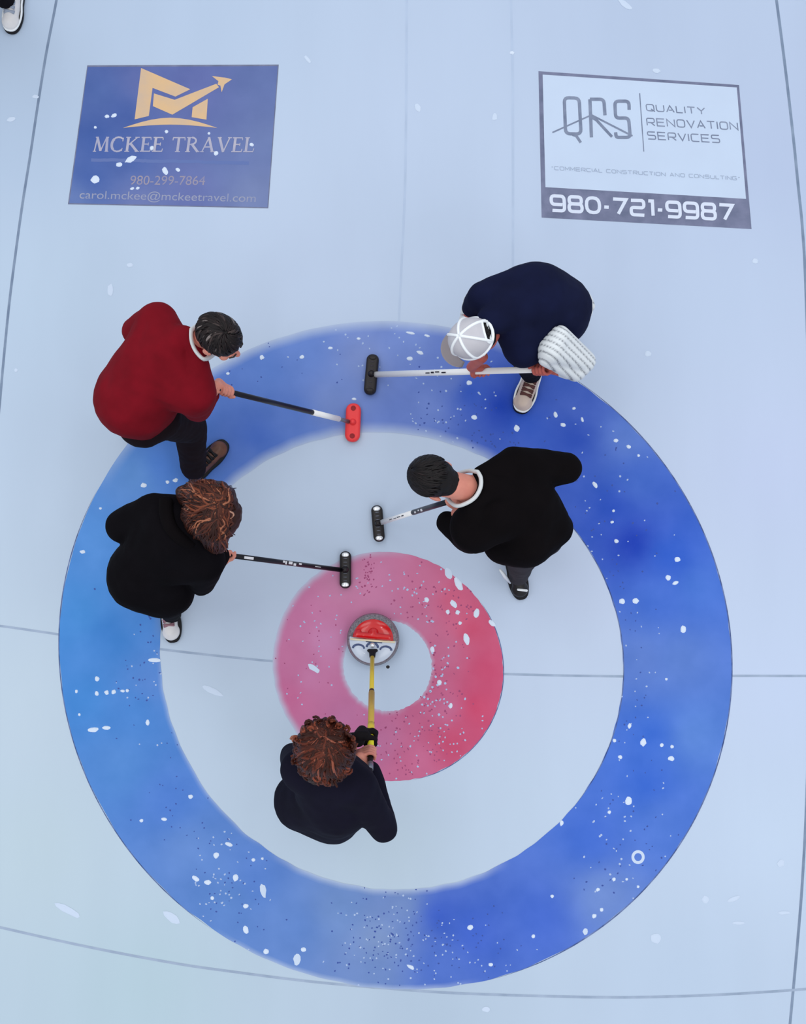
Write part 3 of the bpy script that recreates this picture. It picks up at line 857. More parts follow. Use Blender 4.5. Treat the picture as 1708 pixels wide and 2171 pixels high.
def shoe(toe, direction, parent, upper, sole, lace, toe_mat=None, length=.285, width=.1, edge=None, roll=0):
    """upper with its sole, laces and toe cap; toe is the tip on the ice"""
    d = Vector((direction[0], direction[1], 0)).normalized()
    s = Vector((d.y, -d.x, 0))
    t0 = Vector((toe.x, toe.y, 0))
    at = lambda l, w, z: t0 - d * (length - l * length) + s * (w * width) + UPV * z      # l 0 heel .. 1 toe
    E = []
    fr = (s, d, UPV)
    w2 = width / 2
    B = [(at(.14, 0, .05), w2 * .72, at(.2, 0, .075), w2 * .7), (at(.16, 0, .055), w2 * .74, at(.55, 0, .045), w2 * .82), (at(.55, 0, .042), w2 * .82, at(.8, 0.02, .036), w2 * .78),
         (at(.18, 0, .09), w2 * .72, at(.5, 0, .055), w2 * .7)]
    E = [(at(.8, 0.02, .034), fr, (w2 * .95, length * .17, .032)), (at(.15, 0, .04), fr, (w2 * .78, length * .14, .04))]
    up = blob('shoe', B, upper, parent, E, voxel=.005, smooth=4)
    # trim anything below the sole line
    for v in up.data.vertices:
        if v.co.z < .018: v.co.z = .018
    prof = []
    for i in range(40):
        a = 2 * math.pi * i / 40
        l = .5 + .5 * math.cos(a)
        w = math.sin(a) * (.42 + .1 * l) * (1 - .18 * math.exp(-((l - .42) / .16) ** 2))
        w = math.copysign(abs(w) ** .75 * .98, w)
        prof.append((l * 1.03 - .015, w * 1.02))
    V, Fc = [], []
    for z, g in ((.002, .97), (.008, 1.0), (.022, 1.0), (.027, .96)):
        for l, w in prof: V.append(at(.5 + (l - .5) * g, w * g, z))
    n = 40
    for i in range(3):
        for j in range(n):
            j2 = (j + 1) % n
            Fc.append((i * n + j, i * n + j2, (i + 1) * n + j2, (i + 1) * n + j))
    Fc.append(tuple(reversed(range(n)))); Fc.append(tuple(3 * n + j for j in range(n)))
    mesh('sole', V, Fc, sole, up)
    if edge:
        V2 = [at(.5 + (l - .5) * .93, w * .9, .031) for l, w in prof]
        tube('welt', V2, .006, edge, up, 8, close=True)
    if toe_mat:
        blob('toe_cap', [], toe_mat, up, [(at(.86, .02, .036), fr, (w2 * .8, length * .12, .036))], voxel=.005, smooth=3)
    if lace:
        bv = BVHTree.FromPolygons([v.co.copy() for v in up.data.vertices], [tuple(p.vertices) for p in up.data.polygons])
        def on(p):
            h = bv.ray_cast(Vector((p.x, p.y, .5)), Vector((0, 0, -1)))
            return Vector((p.x, p.y, h[0].z + .003)) if h[0] is not None else p
        V3, F3 = [], []
        for i in range(4):
            l = .42 + .085 * i
            z = .098 - .009 * i
            tube_geo(V3, F3, [on(at(l + (-.02 + .04 * j / 6), -.27 + .54 * j / 6, z)) for j in range(7)], .006, 6)
            tube_geo(V3, F3, [on(at(l + (-.02 + .04 * j / 6), .27 - .54 * j / 6, z)) + UPV * .003 for j in range(7)], .006, 6)
        mesh('laces', V3, F3, lace, up)
    return up

def trousers(name, legs, hips, m, parent, extra=()):
    B = list(extra)
    hp = [P(*h[:3]) for h in hips]
    B.append((hp[0], hips[0][3], hp[1], hips[1][3]))
    for (kn, an), h, hh in zip(legs, hp, hips):
        B.append((h, hh[3] * .95, P(*kn[:3]), kn[3])); B.append((P(*kn[:3]), kn[3], P(*an[:3]), an[3]))
    return blob(name, B, m, parent, voxel=.009, smooth=5, folds=.005, fscale=11), B

def leg_bones(legs, hips):
    B = []
    hp = [P(*h[:3]) for h in hips]
    B.append((hp[0], hips[0][3] - .03, hp[1], hips[1][3] - .03))
    for (kn, an), h, hh in zip(legs, hp, hips):
        a = P(*an[:3])
        B += [(h, hh[3] - .03, P(*kn[:3]), kn[3] - .022), (P(*kn[:3]), kn[3] - .022, a, .042), (a, .042, Vector((a.x, a.y, .07)), .036)]
    return B

# ============================ broom parts
def brush_head(centre, ang, root, shell, L=.205, W=.066, caps=None, holes=None, rows=None, z=.0):
    """flat oval brush head on the ice; its pad, end pieces and sockets are its own parts"""
    d = Vector((math.cos(ang), math.sin(ang), 0)); s = Vector((-d.y, d.x, 0))
    c = Vector((centre.x, centre.y, 0))
    def outline(l, w, n=10):
        r = w / 2 * .95
        o = []
        for k2, (sx, sy) in enumerate(((1, 1), (-1, 1), (-1, -1), (1, -1))):
            for i in range(n + 1):
                a = math.pi / 2 * (k2 + i / n)
                o.append((sx * 0 + (l / 2 - r) * sx + r * math.cos(a), (w / 2 - r) * sy + r * math.sin(a)))
        return o
    def slab(name, l, w, lev, m, par):
        V, Fc = [], []
        for zz, g in lev:
            for x, y in outline(l * (1 - (1 - g) * w / l), w * g): V.append(c + d * x + s * y + UPV * zz)
        n = len(V) // len(lev)
        for i in range(len(lev) - 1):
            for j in range(n):
                j2 = (j + 1) % n
                Fc.append((i * n + j, i * n + j2, (i + 1) * n + j2, (i + 1) * n + j))
        Fc.append(tuple(reversed(range(n)))); Fc.append(tuple((len(lev) - 1) * n + j for j in range(n)))
        return mesh(name, V, Fc, m, par)
    h = slab('brush_head', L, W, ((.014, .96), (.018, 1), (.034, 1), (.044, .9), (.048, .7), (.049, .3)), shell, root)
    slab('brush_pad', L * .97, W * .93, ((.002, 1), (.0142, 1)), M['pad'], h)
    if caps:
        for sg in (1, -1):
            blob('end_cap', [], caps, h, [(c + d * (sg * L * .40) + UPV * .046, (d, s, UPV), (.014, W * .34, .008))], voxel=.003, smooth=2)
    if holes:
        for sg in (1, -1):
            lathe('socket', [(.014, 0), (.014, .005), (.010, .0055), (.008, .003)], holes, h, 20, c + d * (sg * L * .36) + UPV * .0465)
    if rows:
        for i in range(7):
            x = (-.3 + .1 * i) * L
            if abs(x) < .018: continue
            V, Fc = [], []
            tube_geo(V, Fc, [c + d * x + s * (-.010) + UPV * .0495, c + d * x + s * .010 + UPV * .0495], .0022, 6)
            mesh('ridge', V, Fc, rows, h)
    blob('neck', [(c + UPV * .045, .02, c + UPV * .062, .014)], shell, h, voxel=.004, smooth=3)
    return h

def marks(name, A, B, r, ts, m, root):
    """small printed marks on the upper side of a handle"""
    V, Fc = [], []
    ax = (B - A).normalized()
    view = (Vector((0, 0, H)) - A.lerp(B, .5)); view = (view - ax * view.dot(ax)).normalized()
    sd = ax.cross(view)
    for t, l, w, o in ts:
        V, Fc = [], []
        p = A.lerp(B, t) + view * (r * .9) + sd * o
        k0 = len(V)
        for x, y, zz in ((-1, -1, 0), (1, -1, 0), (1, 1, 0), (-1, 1, 0), (-1, -1, 1), (1, -1, 1), (1, 1, 1), (-1, 1, 1)):
            V.append(p + ax * (x * l / 2) + sd * (y * w / 2) + view * (zz * r * .14))
        Fc += [(k0, k0 + 3, k0 + 2, k0 + 1), (k0 + 4, k0 + 5, k0 + 6, k0 + 7)] + [(k0 + i, k0 + (i + 1) % 4, k0 + 4 + (i + 1) % 4, k0 + 4 + i) for i in range(4)]
        mesh(name, V, Fc, m, root, smooth=False)

JP = [('hip', 'back'), ('hip', 'hip2'), ('hip2', 'back'), ('back', 'chest'), ('chest', 'shL'), ('shL', 'elL'), ('chest', 'shR'), ('shR', 'elR'), ('elR', 'wrR'), ('chest', 'neck'), ('back', 'shR'), ('back', 'shL')]
GP, GB = 'curlers on the ice', 'curling brooms'

# ---------------------------------------------------------------- A: red top, upper left
pa = thing('person', 'person with dark hair in a dark red top sweeping with a red-headed broom', 'person', GP)
ba = thing('curling_broom', 'black broom with coral red head held by the person in the red top', 'broom', GB)
A0, A1 = P(738, 893, .06), P(482, 830, .88)
Ah = on_line(A0, A1, 477); At = A0.lerp(A1, 1.2)
Af0, Af1 = on_line(A0, A1, 718), on_line(A0, A1, 662)
brush_head(P(748, 896, .03), math.radians(88), ba, M['brush_red'], L=.212, W=.082, holes=M['brush_red_dark'])
tube('joint', [A0 - UPV * .012, Af0], [.012, .010], M['grey_metal'], ba)
tube('ferrule', [Af0, Af1], .0155, M['handle_white'], ba)
tube('handle', [Af1, At], .0135, M['handle_black'], ba)
lathe('button', [(.006, 0), (.006, .002)], M['steel'], ba, 12, Af1.lerp(At, .03) + UPV * .012)
NA = dict(hip=(288.4, 844.4, 1.0, .1895), hip2=(309.7, 889.3, .92, .0997), back=(337.3, 774.8, 1.12, .1808), chest=(354.4, 747.3, 1.22, .1165), shL=(334.9, 680.5, 1.2, .0823), elL=(284.9, 701.4, 1.1, .0568),
          shR=(409.5, 831.8, 1.15, .1017), elR=(419.1, 863.2, .98, .0665), wrR=(444.2, 838.3, .9, .0453), neck=(383.7, 712.5, 1.27, .0478), wrL=(405, 800, 1.0, .045), col=(396, 706, 1.29, .030), col2=(418, 752, 1.27, .036), fr=(412, 748, 1.17, .046))
hips_a = [(335, 885, .90, .11), (300, 900, .88, .11)]
legs_a = [((403, 905, .50, .085), (410, 992, .10, .066)), ((330, 880, .5, .085), (325, 890, .1, .062))]
_, tb = trousers('trousers', legs_a, hips_a, M['trouser_brown'], pa)
ca = P(463, 718, 1.385)
fra = frame((.72, -.5, -.45), (.45, -.12, .88))
E, Bh = head_shapes(ca, fra)
wA, wA2 = P(458, 819, .93), P(415, 808, 1.0)
hand2 = At - (At - A0).normalized() * .06
body_b = bones_from(NA, JP, -.022) + leg_bones(legs_a, hips_a) + Bh + [(ca - fra[2] * .06 - fra[1] * .03, .046, P(405, 728, 1.17), .05)]
body_b += [(P(419, 863, .98), .04, wA, .028)] + grip(Ah, A0 - A1, wA) + [(P(284.9, 701.4, 1.1), .038, wA2, .028)] + grip(hand2, A0 - A1, wA2)
bodyA = blob('body', body_b, M['skin'], pa, E, voxel=.0042, smooth=2)
face_parts(ca, fra, bodyA, None)
blob('jacket', bones_from(NA, JP + [('elL', 'wrL'), ('neck', 'col'), ('col', 'col2'), ('col2', 'shR'), ('chest', 'fr'), ('fr', 'shR')], .003), M['red_cloth'], pa, voxel=.008, smooth=6, folds=.006, fscale=8)
short_hair(ca, fra, pa, [(20, 15, 18), (30, 22, 24), (60, 50, 50), (120, 112, 112)], [10, 7, 2, .7], (18, 14, 17), seed=2, rad=(.084, .103, .09))
tube('collar', [P(*q) for q in catmull([(405, 700, 1.335), (405, 716, 1.345), (409, 733, 1.345), (419, 750, 1.34), (434, 761, 1.32), (455, 748, 1.24), (462, 720, 1.22), (440, 695, 1.22), (418, 692, 1.28), (405, 700, 1.335)], 4)[:-1]], .0085, M['collar'], pa, 10, close=True, flat=1.7)
shoe(P(480, 938), (53, 60), pa, M['brown_leather'], M['black_rubber'], M['black_rubber'])
shoe(P(360, 850), (50, 40), pa, M['brown_leather'], M['black_rubber'], M['black_rubber'])
rehome(pa, P(330, 880)); rehome(ba, P(748, 896))

# ---------------------------------------------------------------- B: black jacket, wavy brown hair, left
pb = thing('person', 'person with long wavy brown hair in a black jacket sweeping from the left', 'person', GP)
bb = thing('curling_broom', 'black broom with pale marks held by the person with long brown hair', 'broom', GB)
B0, B1 = P(722, 1208, .055), P(489, 1178, .86)
Bh_ = on_line(B0, B1, 477); Bt = B0.lerp(B1, 1.2)
brush_head(P(732, 1208, .03), math.radians(90), bb, M['brush_black'], L=.2, W=.062, caps=M['steel'], rows=M['grey_metal'])
tube('handle', [B0 - UPV * .01, Bt], .0125, M['handle_black'], bb)
marks('printed_mark', B0, B1, .0125, [(.42, .022, .008, .003), (.47, .02, .012, -.003), (.51, .03, .014, .002), (.55, .012, .016, 0), (.57, .014, .01, .004), (.87, .07, .012, 0), (.25, .05, .003, 0)], M['decal_white'], bb)
NB = dict(hip=(310.6, 1218.9, .98, .174), hip2=(349.8, 1249.7, .95, .1315), back=(320.7, 1180, 1.1, .1236), chest=(380.5, 1125.6, 1.2, .1558), shL=(326.8, 1085.1, 1.2, .0812), elL=(262.7, 1114.6, 1.08, .0771),
          shR=(430.3, 1189.4, 1.15, .0982), elR=(427.8, 1233.5, .98, .0605), wrR=(466.4, 1177, .9, .042), neck=(400, 1110, 1.27, .06), wrL=(430, 1165, 1.0, .04))
hips_b = [(345, 1240, .90, .11), (310, 1235, .90, .11)]
legs_b = [((352, 1262, .5, .08), (363, 1300, .1, .055)), ((310, 1235, .5, .08), (322, 1240, .1, .055))]
trousers('trousers', legs_b, hips_b, M['trouser_black'], pb)
cb = P(450, 1090, 1.31)
frb = frame((.7, -.25, -.65), (.6, -.1, .75))
E, Bh = head_shapes(cb, frb)
wB, wB2 = P(462, 1184, .92), P(440, 1165, 1.0)
hand2 = Bt - (Bt - B0).normalized() * .05
body_b = bones_from(NB, JP, -.022) + leg_bones(legs_b, hips_b) + Bh + [(cb - frb[2] * .06 - frb[1] * .03, .05, P(400, 1110, 1.25), .058)]
body_b += [(P(427.8, 1233.5, .98), .036, wB, .025)] + grip(Bh_, B0 - B1, wB, scale=.92) + [(P(262.7, 1114.6, 1.08), .036, wB2, .025)] + grip(hand2, B0 - B1, wB2, scale=.92)
bodyB = blob('body', body_b, M['skin'], pb, E, voxel=.0042, smooth=2)
face_parts(cb, frb, bodyB, None)
blob('jacket', bones_from(NB, JP + [('elL', 'wrL')], .003), M['black_cloth'], pb, voxel=.008, smooth=6, folds=.006, fscale=8)
tube('hood', [P(*q) for q in catmull([(352, 1055, 1.31), (352, 1085, 1.34), (362, 1118, 1.35), (384, 1142, 1.33), (410, 1156, 1.28)], 5)], [.012] + [.03] * 19 + [.014], M['black_cloth2'], pb, 10)
def drape(S, me, lift=.002):
    bv = BVHTree.FromPolygons([v.co.copy() for v in me.vertices], [tuple(p.vertices) for p in me.polygons])
    rg = random.Random(4)
    for pts, r, col in S:
        lf = rg.uniform(0, lift)
        for i, p in enumerate(pts):
            h = bv.ray_cast(Vector((p.x, p.y, 3)), Vector((0, 0, -1)))
            if h[0] is not None: pts[i] = Vector((p.x, p.y, h[0].z + r * .35 + lf))
    return S

def locks(crown, ends, nst, base_h, drop, cols, wts, r, wave, seed, inner=.0, lift=.03):
    rg = random.Random(seed)
    S = []
    m = len(ends)
    for i in range(nst):
        q = rg.random() * m
        a, b2 = ends[int(q) % m], ends[(int(q) + 1) % m]
        fr_ = q - int(q)
        ex, ey = a[0] + (b2[0] - a[0]) * fr_, a[1] + (b2[1] - a[1]) * fr_
        sc_ = rg.uniform(.72, .98)
        cx, cy = crown[0] + rg.gauss(0, 7), crown[1] + rg.gauss(0, 14)
        ex, ey = cx + (ex - cx) * sc_, cy + (ey - cy) * sc_
        ph = rg.uniform(0, 6.28); wv = wave * rg.uniform(.5, 1.3); fq = rg.uniform(1.0, 1.8)
        dx, dy = ex - cx, ey - cy
        L = math.hypot(dx, dy) + 1e-6
        nx, ny = -dy / L, dx / L
        lf = rg.uniform(.0, lift)
        dp = drop * rg.uniform(.8, 1.1)
        pts = []
        for j in range(11):
            t_ = j / 10
            off = wv * math.sin(ph + 6.28 * fq * t_) * (.25 + t_)
            pts.append(P(cx + dx * t_ + nx * off, cy + dy * t_ + ny * off, base_h - dp * t_ ** 2.2 + lf + .01 * math.sin(ph * 2 + 6.28 * fq * t_)))
        S.append((pts, r * rg.uniform(.6, 1.3), rg.choices(cols, wts)[0]))
    return S
outB = [(383, 1030), (401, 1023), (419, 1016), (437, 1017), (469, 1025), (494, 1034), (507, 1048), (509, 1066), (502, 1087), (503, 1105), (496, 1133), (489, 1155), (480, 1167), (466, 1182), (449, 1179), (439, 1168), (415, 1160), (405, 1145), (398, 1125), (390, 1100), (385, 1070), (378, 1045)]
bme = blob('hair', [(cb + frb[2] * .04, .103, cb + frb[2] * .03 - frb[1] * .02, .106), (P(395, 1050, 1.3), .045, P(440, 1060, 1.36), .085), (P(455, 1068, 1.38), .098, P(452, 1110, 1.36), .09), (P(452, 1110, 1.36), .085, P(458, 1150, 1.24), .05), (P(440, 1060, 1.38), .085, P(410, 1040, 1.26), .045), (P(430, 1090, 1.36), .09, P(420, 1130, 1.24), .05)], None, None, voxel=.006, smooth=5, folds=.008, fscale=24, raw=True)
S = locks((462, 1066), outB, 520, 1.50, .27, [(44, 20, 16), (74, 36, 26), (112, 58, 38), (152, 96, 72), (186, 140, 118)], [8, 8, 5, .9, .2], .0050, 6, 11)
strands_mesh('hair', (bme[0] if isinstance(bme, tuple) else bme, (48, 23, 17)), drape(S, bme, .012), pb)
shoe(P(369, 1361), (9, -60), pb, M['white_shoe'], M['black_rubber'], M['pink_lace'])
shoe(P(345, 1262), (20, -40), pb, M['white_shoe'], M['black_rubber'], M['pink_lace'])
rehome(pb, P(335, 1240)); rehome(bb, P(732, 1208))

# ---------------------------------------------------------------- C: grey cap, navy top, white quilted sleeves, upper right
pc = thing('person', 'person in grey cap and navy top with white quilted sleeves bending over a white broom', 'person', GP)
bc = thing('curling_broom', 'white-handled broom with black head held by the person in the grey cap', 'broom', GB)
C0, C1 = P(797, 793, .06), P(1150, 783, 1.0)
Ch1, Ch2 = on_line(C0, C1, 1019), on_line(C0, C1, 1147)
brush_head(P(787, 794, .03), math.radians(85), bc, M['brush_black'], L=.225, W=.068, rows=M['pad'], caps=M['brush_black'])
tube('handle', [C0 - UPV * .012, C0.lerp(C1, 1.0)], [.0165, .0150], M['handle_white'], bc, 14)
marks('printed_mark', C0, C1, .0155, [(.36, .03, .005, .002), (.39, .02, .008, 0), (.42, .03, .006, -.002), (.46, .03, .006, .002)], M['decal_black'], bc)
NC = dict(hip=(1181.7, 654.5, 1.0, .1563), hip2=(1202, 677.5, .95, .1008), back=(1131.6, 631.3, 1.12, .1602), chest=(1082.1, 654.5, 1.2, .101), shR=(1023.4, 628.4, 1.18, .0678), shL=(1109.7, 734.8, 1.05, .0965), upR=(1000.3, 653.2, 1.05, .0461), neck=(1037.3, 681.1, 1.25, .0578))
CP = [('hip', 'back'), ('hip', 'hip2'), ('hip2', 'back'), ('back', 'chest'), ('chest', 'shR'), ('shR', 'upR'), ('chest', 'shL'), ('chest', 'neck'), ('back', 'shL'), ('back', 'shR')]
hips_c = [(1150, 690, .90, .10), (1190, 660, .90, .105)]
legs_c = [((1115, 752, .5, .085), (1126, 790, .1, .058)), ((1180, 690, .5, .08), (1190, 680, .1, .058))]
trousers('trousers', legs_c, hips_c, M['trouser_black'], pc)
cc = P(1003, 721, 1.22)
frc = frame((-.80, -.2, -.57), (-.57, -.1, .81))
E, Bh = head_shapes(cc, frc)
wC1, wC2 = P(1022, 757, .92), P(1186, 786, .985)
elC = P(992, 690, .98)
SLV = dict(sh=(1186.8, 710.4, 1.17, .0412), mid=(1170.2, 741, 1.14, .061), el=(1239, 766, 1.0, .049), el2=(1219.9, 789.1, .98, .0421), wr=(1157, 760.7, 1.12, .034), cuff=(1192, 784, .985, .034))
SP = [('sh', 'mid'), ('mid', 'el'), ('el', 'el2'), ('el2', 'wr'), ('mid', 'wr'), ('sh', 'el'), ('el2', 'cuff')]
body_b = bones_from(NC, CP, -.022) + leg_bones(legs_c, hips_c) + Bh + [(cc - frc[2] * .06 - frc[1] * .03, .05, P(1045, 690, 1.14), .05)]
body_b += [(P(1000, 653, 1.05), .042, elC, .036), (elC, .036, wC1, .027)] + grip(Ch1, C0 - C1, wC1, rh=.016, scale=1.1)
body_b += [(P(1125, 735, 1.04), .042, P(1172, 741, 1.06), .04), (P(1172, 741, 1.06), .04, P(1225, 778, .98), .034), (P(1225, 778, .98), .034, wC2, .027)] + grip(Ch2, C0 - C1, wC2, rh=.0155, scale=1.0)
bodyC = blob('body', body_b, M['skin_red'], pc, E, voxel=.0042, smooth=2)
face_parts(cc, frc, bodyC, None)
vest = blob('vest', bones_from(NC, CP, .003), M['navy_cloth'], pc, voxel=.008, smooth=6, folds=.006, fscale=8)
sl = blob('sleeve', bones_from(SLV, SP, .003), M['white_quilt'], pc, voxel=.007, smooth=5)
sl['label'] = 'white quilted sleeve'
def quilt(me, d1, period, depth):
    n = len(me.vertices)
    co = np.empty(n * 3); no = np.empty(n * 3)
    me.vertices.foreach_get('co', co); me.vertex_normals.foreach_get('vector', no)
    co = co.reshape(-1, 3); no = no.reshape(-1, 3)
    ph = (co @ np.array(d1)) / period
    ph = ph - np.floor(ph)
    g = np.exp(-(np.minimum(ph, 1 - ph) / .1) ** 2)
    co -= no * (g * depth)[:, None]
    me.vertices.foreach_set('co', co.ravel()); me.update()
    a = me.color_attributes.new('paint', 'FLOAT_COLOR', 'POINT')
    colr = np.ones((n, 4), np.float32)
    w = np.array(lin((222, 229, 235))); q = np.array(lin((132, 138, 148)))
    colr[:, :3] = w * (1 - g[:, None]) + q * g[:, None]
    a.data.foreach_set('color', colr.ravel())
M['quilt'] = mat('quilted_cloth_with_seams', (222, 229, 235), .75, .25, attr='paint', noise_amt=.05, nscale=25)
quilt(sl.data, (.5, .86, 0), .026, .005)
sl.data.materials.clear(); sl.data.materials.append(M['quilt'])
sl2 = blob('sleeve', [(P(1003, 640, 1.06), .048, elC, .048), (elC, .048, P(1016, 742, .95), .038)], M['quilt'], pc, voxel=.007, smooth=5)
sl2['label'] = 'white quilted sleeve'
quilt(sl2.data, (.5, .86, 0), .026, .005)
hem = blob('shirt_hem', [(P(1240, 632, .95), .03, P(1250, 648, .93), .026), (P(1250, 648, .93), .026, P(1240, 680, .92), .02)], M['quilt'], pc, voxel=.007, smooth=4)
quilt(hem.data, (.45, .89, 0), .03, .004)
# cap
s_, f_, u_ = frc
atc = lambda a, b, d: cc + s_ * a + f_ * b + u_ * d
capc = atc(0, -.012, .04)
RX, RY, RZ = .088, .103, .098
def crown_pt(th, ph, k=1.0):
    return capc + s_ * (RX * k * math.cos(th) * math.sin(ph)) + f_ * (RY * k * math.sin(th) * math.sin(ph)) + u_ * (RZ * k * math.cos(ph))
V, Fc = [], []
nt_, np_ = 96, 22
pmax = 1.72
back = -math.pi / 2
def is_hole(th, ph):
    d = math.atan2(math.sin(th - back), math.cos(th - back))
    return (d / .62) ** 2 + ((ph - 1.52) / .42) ** 2 < 1
idx = {}
for i in range(np_ + 1):
    for j in range(nt_):
        idx[i, j] = len(V); V.append(crown_pt(2 * math.pi * j / nt_, pmax * i / np_))
for i in range(np_):
    for j in range(nt_):
        if is_hole(2 * math.pi * (j + .5) / nt_, pmax * (i + .5) / np_): continue
        j2 = (j + 1) % nt_
        Fc.append((idx[i, j], idx[i + 1, j], idx[i + 1, j2], idx[i, j2]))
k0 = len(V)
for i in range(np_ + 1):
    for j in range(nt_): V.append(crown_pt(2 * math.pi * j / nt_, pmax * i / np_, .97))
for f4 in list(Fc): Fc.append(tuple(reversed([v + k0 for v in f4])))
cap = mesh('cap', V, Fc, M['cap_grey'], pc)
cap['label'] = 'grey cap with white piping'
Vp, Fp = [], []
for q in range(6):
    th = back + math.pi / 6 + q * math.pi / 3
    tube_geo(Vp, Fp, [crown_pt(th, .02 + (pmax - .02) * i / 16, 1.015) for i in range(17)], .0066, 8)
tube_geo(Vp, Fp, [crown_pt(2 * math.pi * j / 60, pmax, 1.01) for j in range(60)], .0068, 8, close=True)
tube_geo(Vp, Fp, [crown_pt(back + .62 * math.cos(a), 1.52 + .42 * math.sin(a), 1.015) for a in [2 * math.pi * j / 36 for j in range(36)] if 1.52 + .42 * math.sin(a) < pmax], .005, 8)
blobp = mesh('piping', Vp, Fp, M['piping'], cap)
blob('cap_button', [], M['piping'], cap, [(crown_pt(0, 0, 1.02), (s_, f_, u_), (.008, .008, .004))], voxel=.002, smooth=1)
tube('strap', [crown_pt(back + a, pmax - .03, 1.02) for a in (-.62, -.3, 0, .3, .62)], .007, M['piping'], cap, 8, flat=.5)
Vb, Fb = [], []
for zz in (.0, .006):
    for i in range(9):
        for j in range(13):
            a = math.radians(-75 + 150 * j / 12)
            rr = i / 8
            x = math.sin(a) * (.08 + .012 * rr)
            y = .06 + .03 * math.cos(a) + (.078 * (math.cos(a) ** .6 if math.cos(a) > 0 else 0)) * rr
            Vb.append(atc(x, y, .022 - .35 * x * x / .08 - .02 * rr + zz))
for l in range(2):
    for i in range(8):
        for j in range(12):
            a = l * 117 + i * 13 + j
            q = (a, a + 1, a + 14, a + 13)
            Fb.append(q if l else tuple(reversed(q)))
for i in range(8):
    for j in (0, 12): Fb.append((i * 13 + j, i * 13 + 13 + j, 117 + i * 13 + 13 + j, 117 + i * 13 + j))
for j in range(12): Fb.append((8 * 13 + j, 8 * 13 + j + 1, 117 + 8 * 13 + j + 1, 117 + 8 * 13 + j))
brim = mesh('brim', Vb, Fb, M['brim'], cap)
brim['label'] = 'cap brim with the crown shade painted into its colour'
short_hair(cc, frc, pc, [(16, 12, 14), (28, 20, 20)], [3, 1], (15, 11, 13), n=120, seed=5, rad=(.079, .094, .08), off=(0, -.012, .035), r=.003)
shoe(P(1100, 876), (-22, -64), pc, M['beige_shoe'], M['black_rubber'], M['brown_lace'], edge=M['white_rubber'], width=.112)
shoe(P(1172, 712), (-22, -50), pc, M['beige_shoe'], M['black_rubber'], M['brown_lace'], edge=M['white_rubber'], width=.112)
rehome(pc, P(1150, 720)); rehome(bc, P(787, 794))

# ---------------------------------------------------------------- D: black jacket, short black hair, right
pd = thing('person', 'person with short black hair in a black jacket, sweeping from the right', 'person', GP)
bd = thing('curling_broom', 'broom with half white, half black handle held by the person with short black hair', 'broom', GB)
D0, D1 = P(809, 1107, .06), P(955, 1062, 1.0)
brush_head(P(801, 1110, .03), math.radians(95), bd, M['brush_black'], L=.198, W=.062, caps=M['steel'], rows=M['grey_metal'])
Dm = on_line(D0, D1, 876)
tube('handle', [D0 - UPV * .012, Dm], [.0145, .0125], M['handle_white'], bd)
tube('grip', [Dm, D0.lerp(D1, 1.12)], .0138, M['handle_black'], bd)
marks('printed_mark', D0, D1, .0138, [(.56, .02, .009, .002), (.61, .016, .007, -.002), (.65, .022, .012, .001)], M['decal_white'], bd)
marks('printed_mark', D0, D1, .0128, [(.18, .04, .003, 0), (.25, .04, .003, .001), (.31, .05, .004, 0), (.37, .03, .005, 0)], M['decal_black'], bd)
ND = dict(hip=(1112.7, 1133.8, 1.0, .1474), hem=(1173.9, 1119.3, .97, .086), hip2=(1076.5, 1145.2, .95, .1191), back=(1114.7, 1060, 1.12, .1327), chest=(1091.1, 1043.9, 1.22, .0794), shR=(1089.7, 990.6, 1.2, .087), elR=(1198.7, 991.7, 1.08, .0699),
          shL=(1007.1, 1116.9, 1.15, .1115), elL=(990.7, 1138.7, 1.0, .0689), wrL=(948.1, 1108.6, .92, .0525), neck=(1041, 1035.3, 1.28, .0525), neckT=(1016, 1003, 1.27, .026), colD=(1004, 1070, 1.28, .03), wrR=(1010, 1050, 1.02, .045))
DP = [('hip', 'back'), ('hip', 'hem'), ('hem', 'back'), ('hip', 'hip2'), ('hip2', 'back'), ('back', 'chest'), ('chest', 'shR'), ('shR', 'elR'), ('chest', 'shL'), ('shL', 'elL'), ('elL', 'wrL'), ('chest', 'neck'), ('back', 'shL'), ('back', 'shR'), ('neckT', 'shR'), ('hem', 'hip2')]
hips_d = [(1112, 1150, .90, .11), (1150, 1130, .90, .11)]
legs_d = [((1106, 1183, .5, .078), (1099, 1222, .1, .05)), ((1130, 1130, .5, .08), (1135, 1125, .1, .055))]
trousers('trousers', legs_d, hips_d, M['trouser_grey'], pd)
cD = P(930, 1019, 1.32)
frd = frame((-.45, .12, -.88), (-.88, .3, .42))
E, Bh = head_shapes(cD, frd)
hand1, hand2 = on_line(D0, D1, 961), D0.lerp(D1, 1.08)
wD, wD2 = P(968, 1088, .97), P(985, 1050, 1.03)
body_b = bones_from(ND, DP, -.022) + leg_bones(legs_d, hips_d) + Bh + [(cD - frd[2] * .05 - frd[1] * .03, .058, P(1008, 1040, 1.215), .062)]
body_b += [(P(990, 1135, 1.0), .04, wD, .027)] + grip(hand1, D0 - D1, wD) + [(P(1198.7, 991.7, 1.08), .04, wD2, .027)] + grip(hand2, D0 - D1, wD2)
bodyD = blob('body', body_b, M['skin'], pd, E, voxel=.0042, smooth=2)
face_parts(cD, frd, bodyD, None)
blob('jacket', bones_from(ND, DP + [('elR', 'wrR'), ('neck', 'neckT'), ('neck', 'colD'), ('colD', 'shL')], .003), M['black_cloth2'], pd, voxel=.008, smooth=6, folds=.006, fscale=8)
short_hair(cD, frd, pd, [(14, 11, 14), (22, 17, 20), (40, 32, 34)], [8, 5, 1], (14, 11, 14), seed=9, rad=(.086, .104, .1), off=(0, -.024, .048), n=600, ruffle=.012)
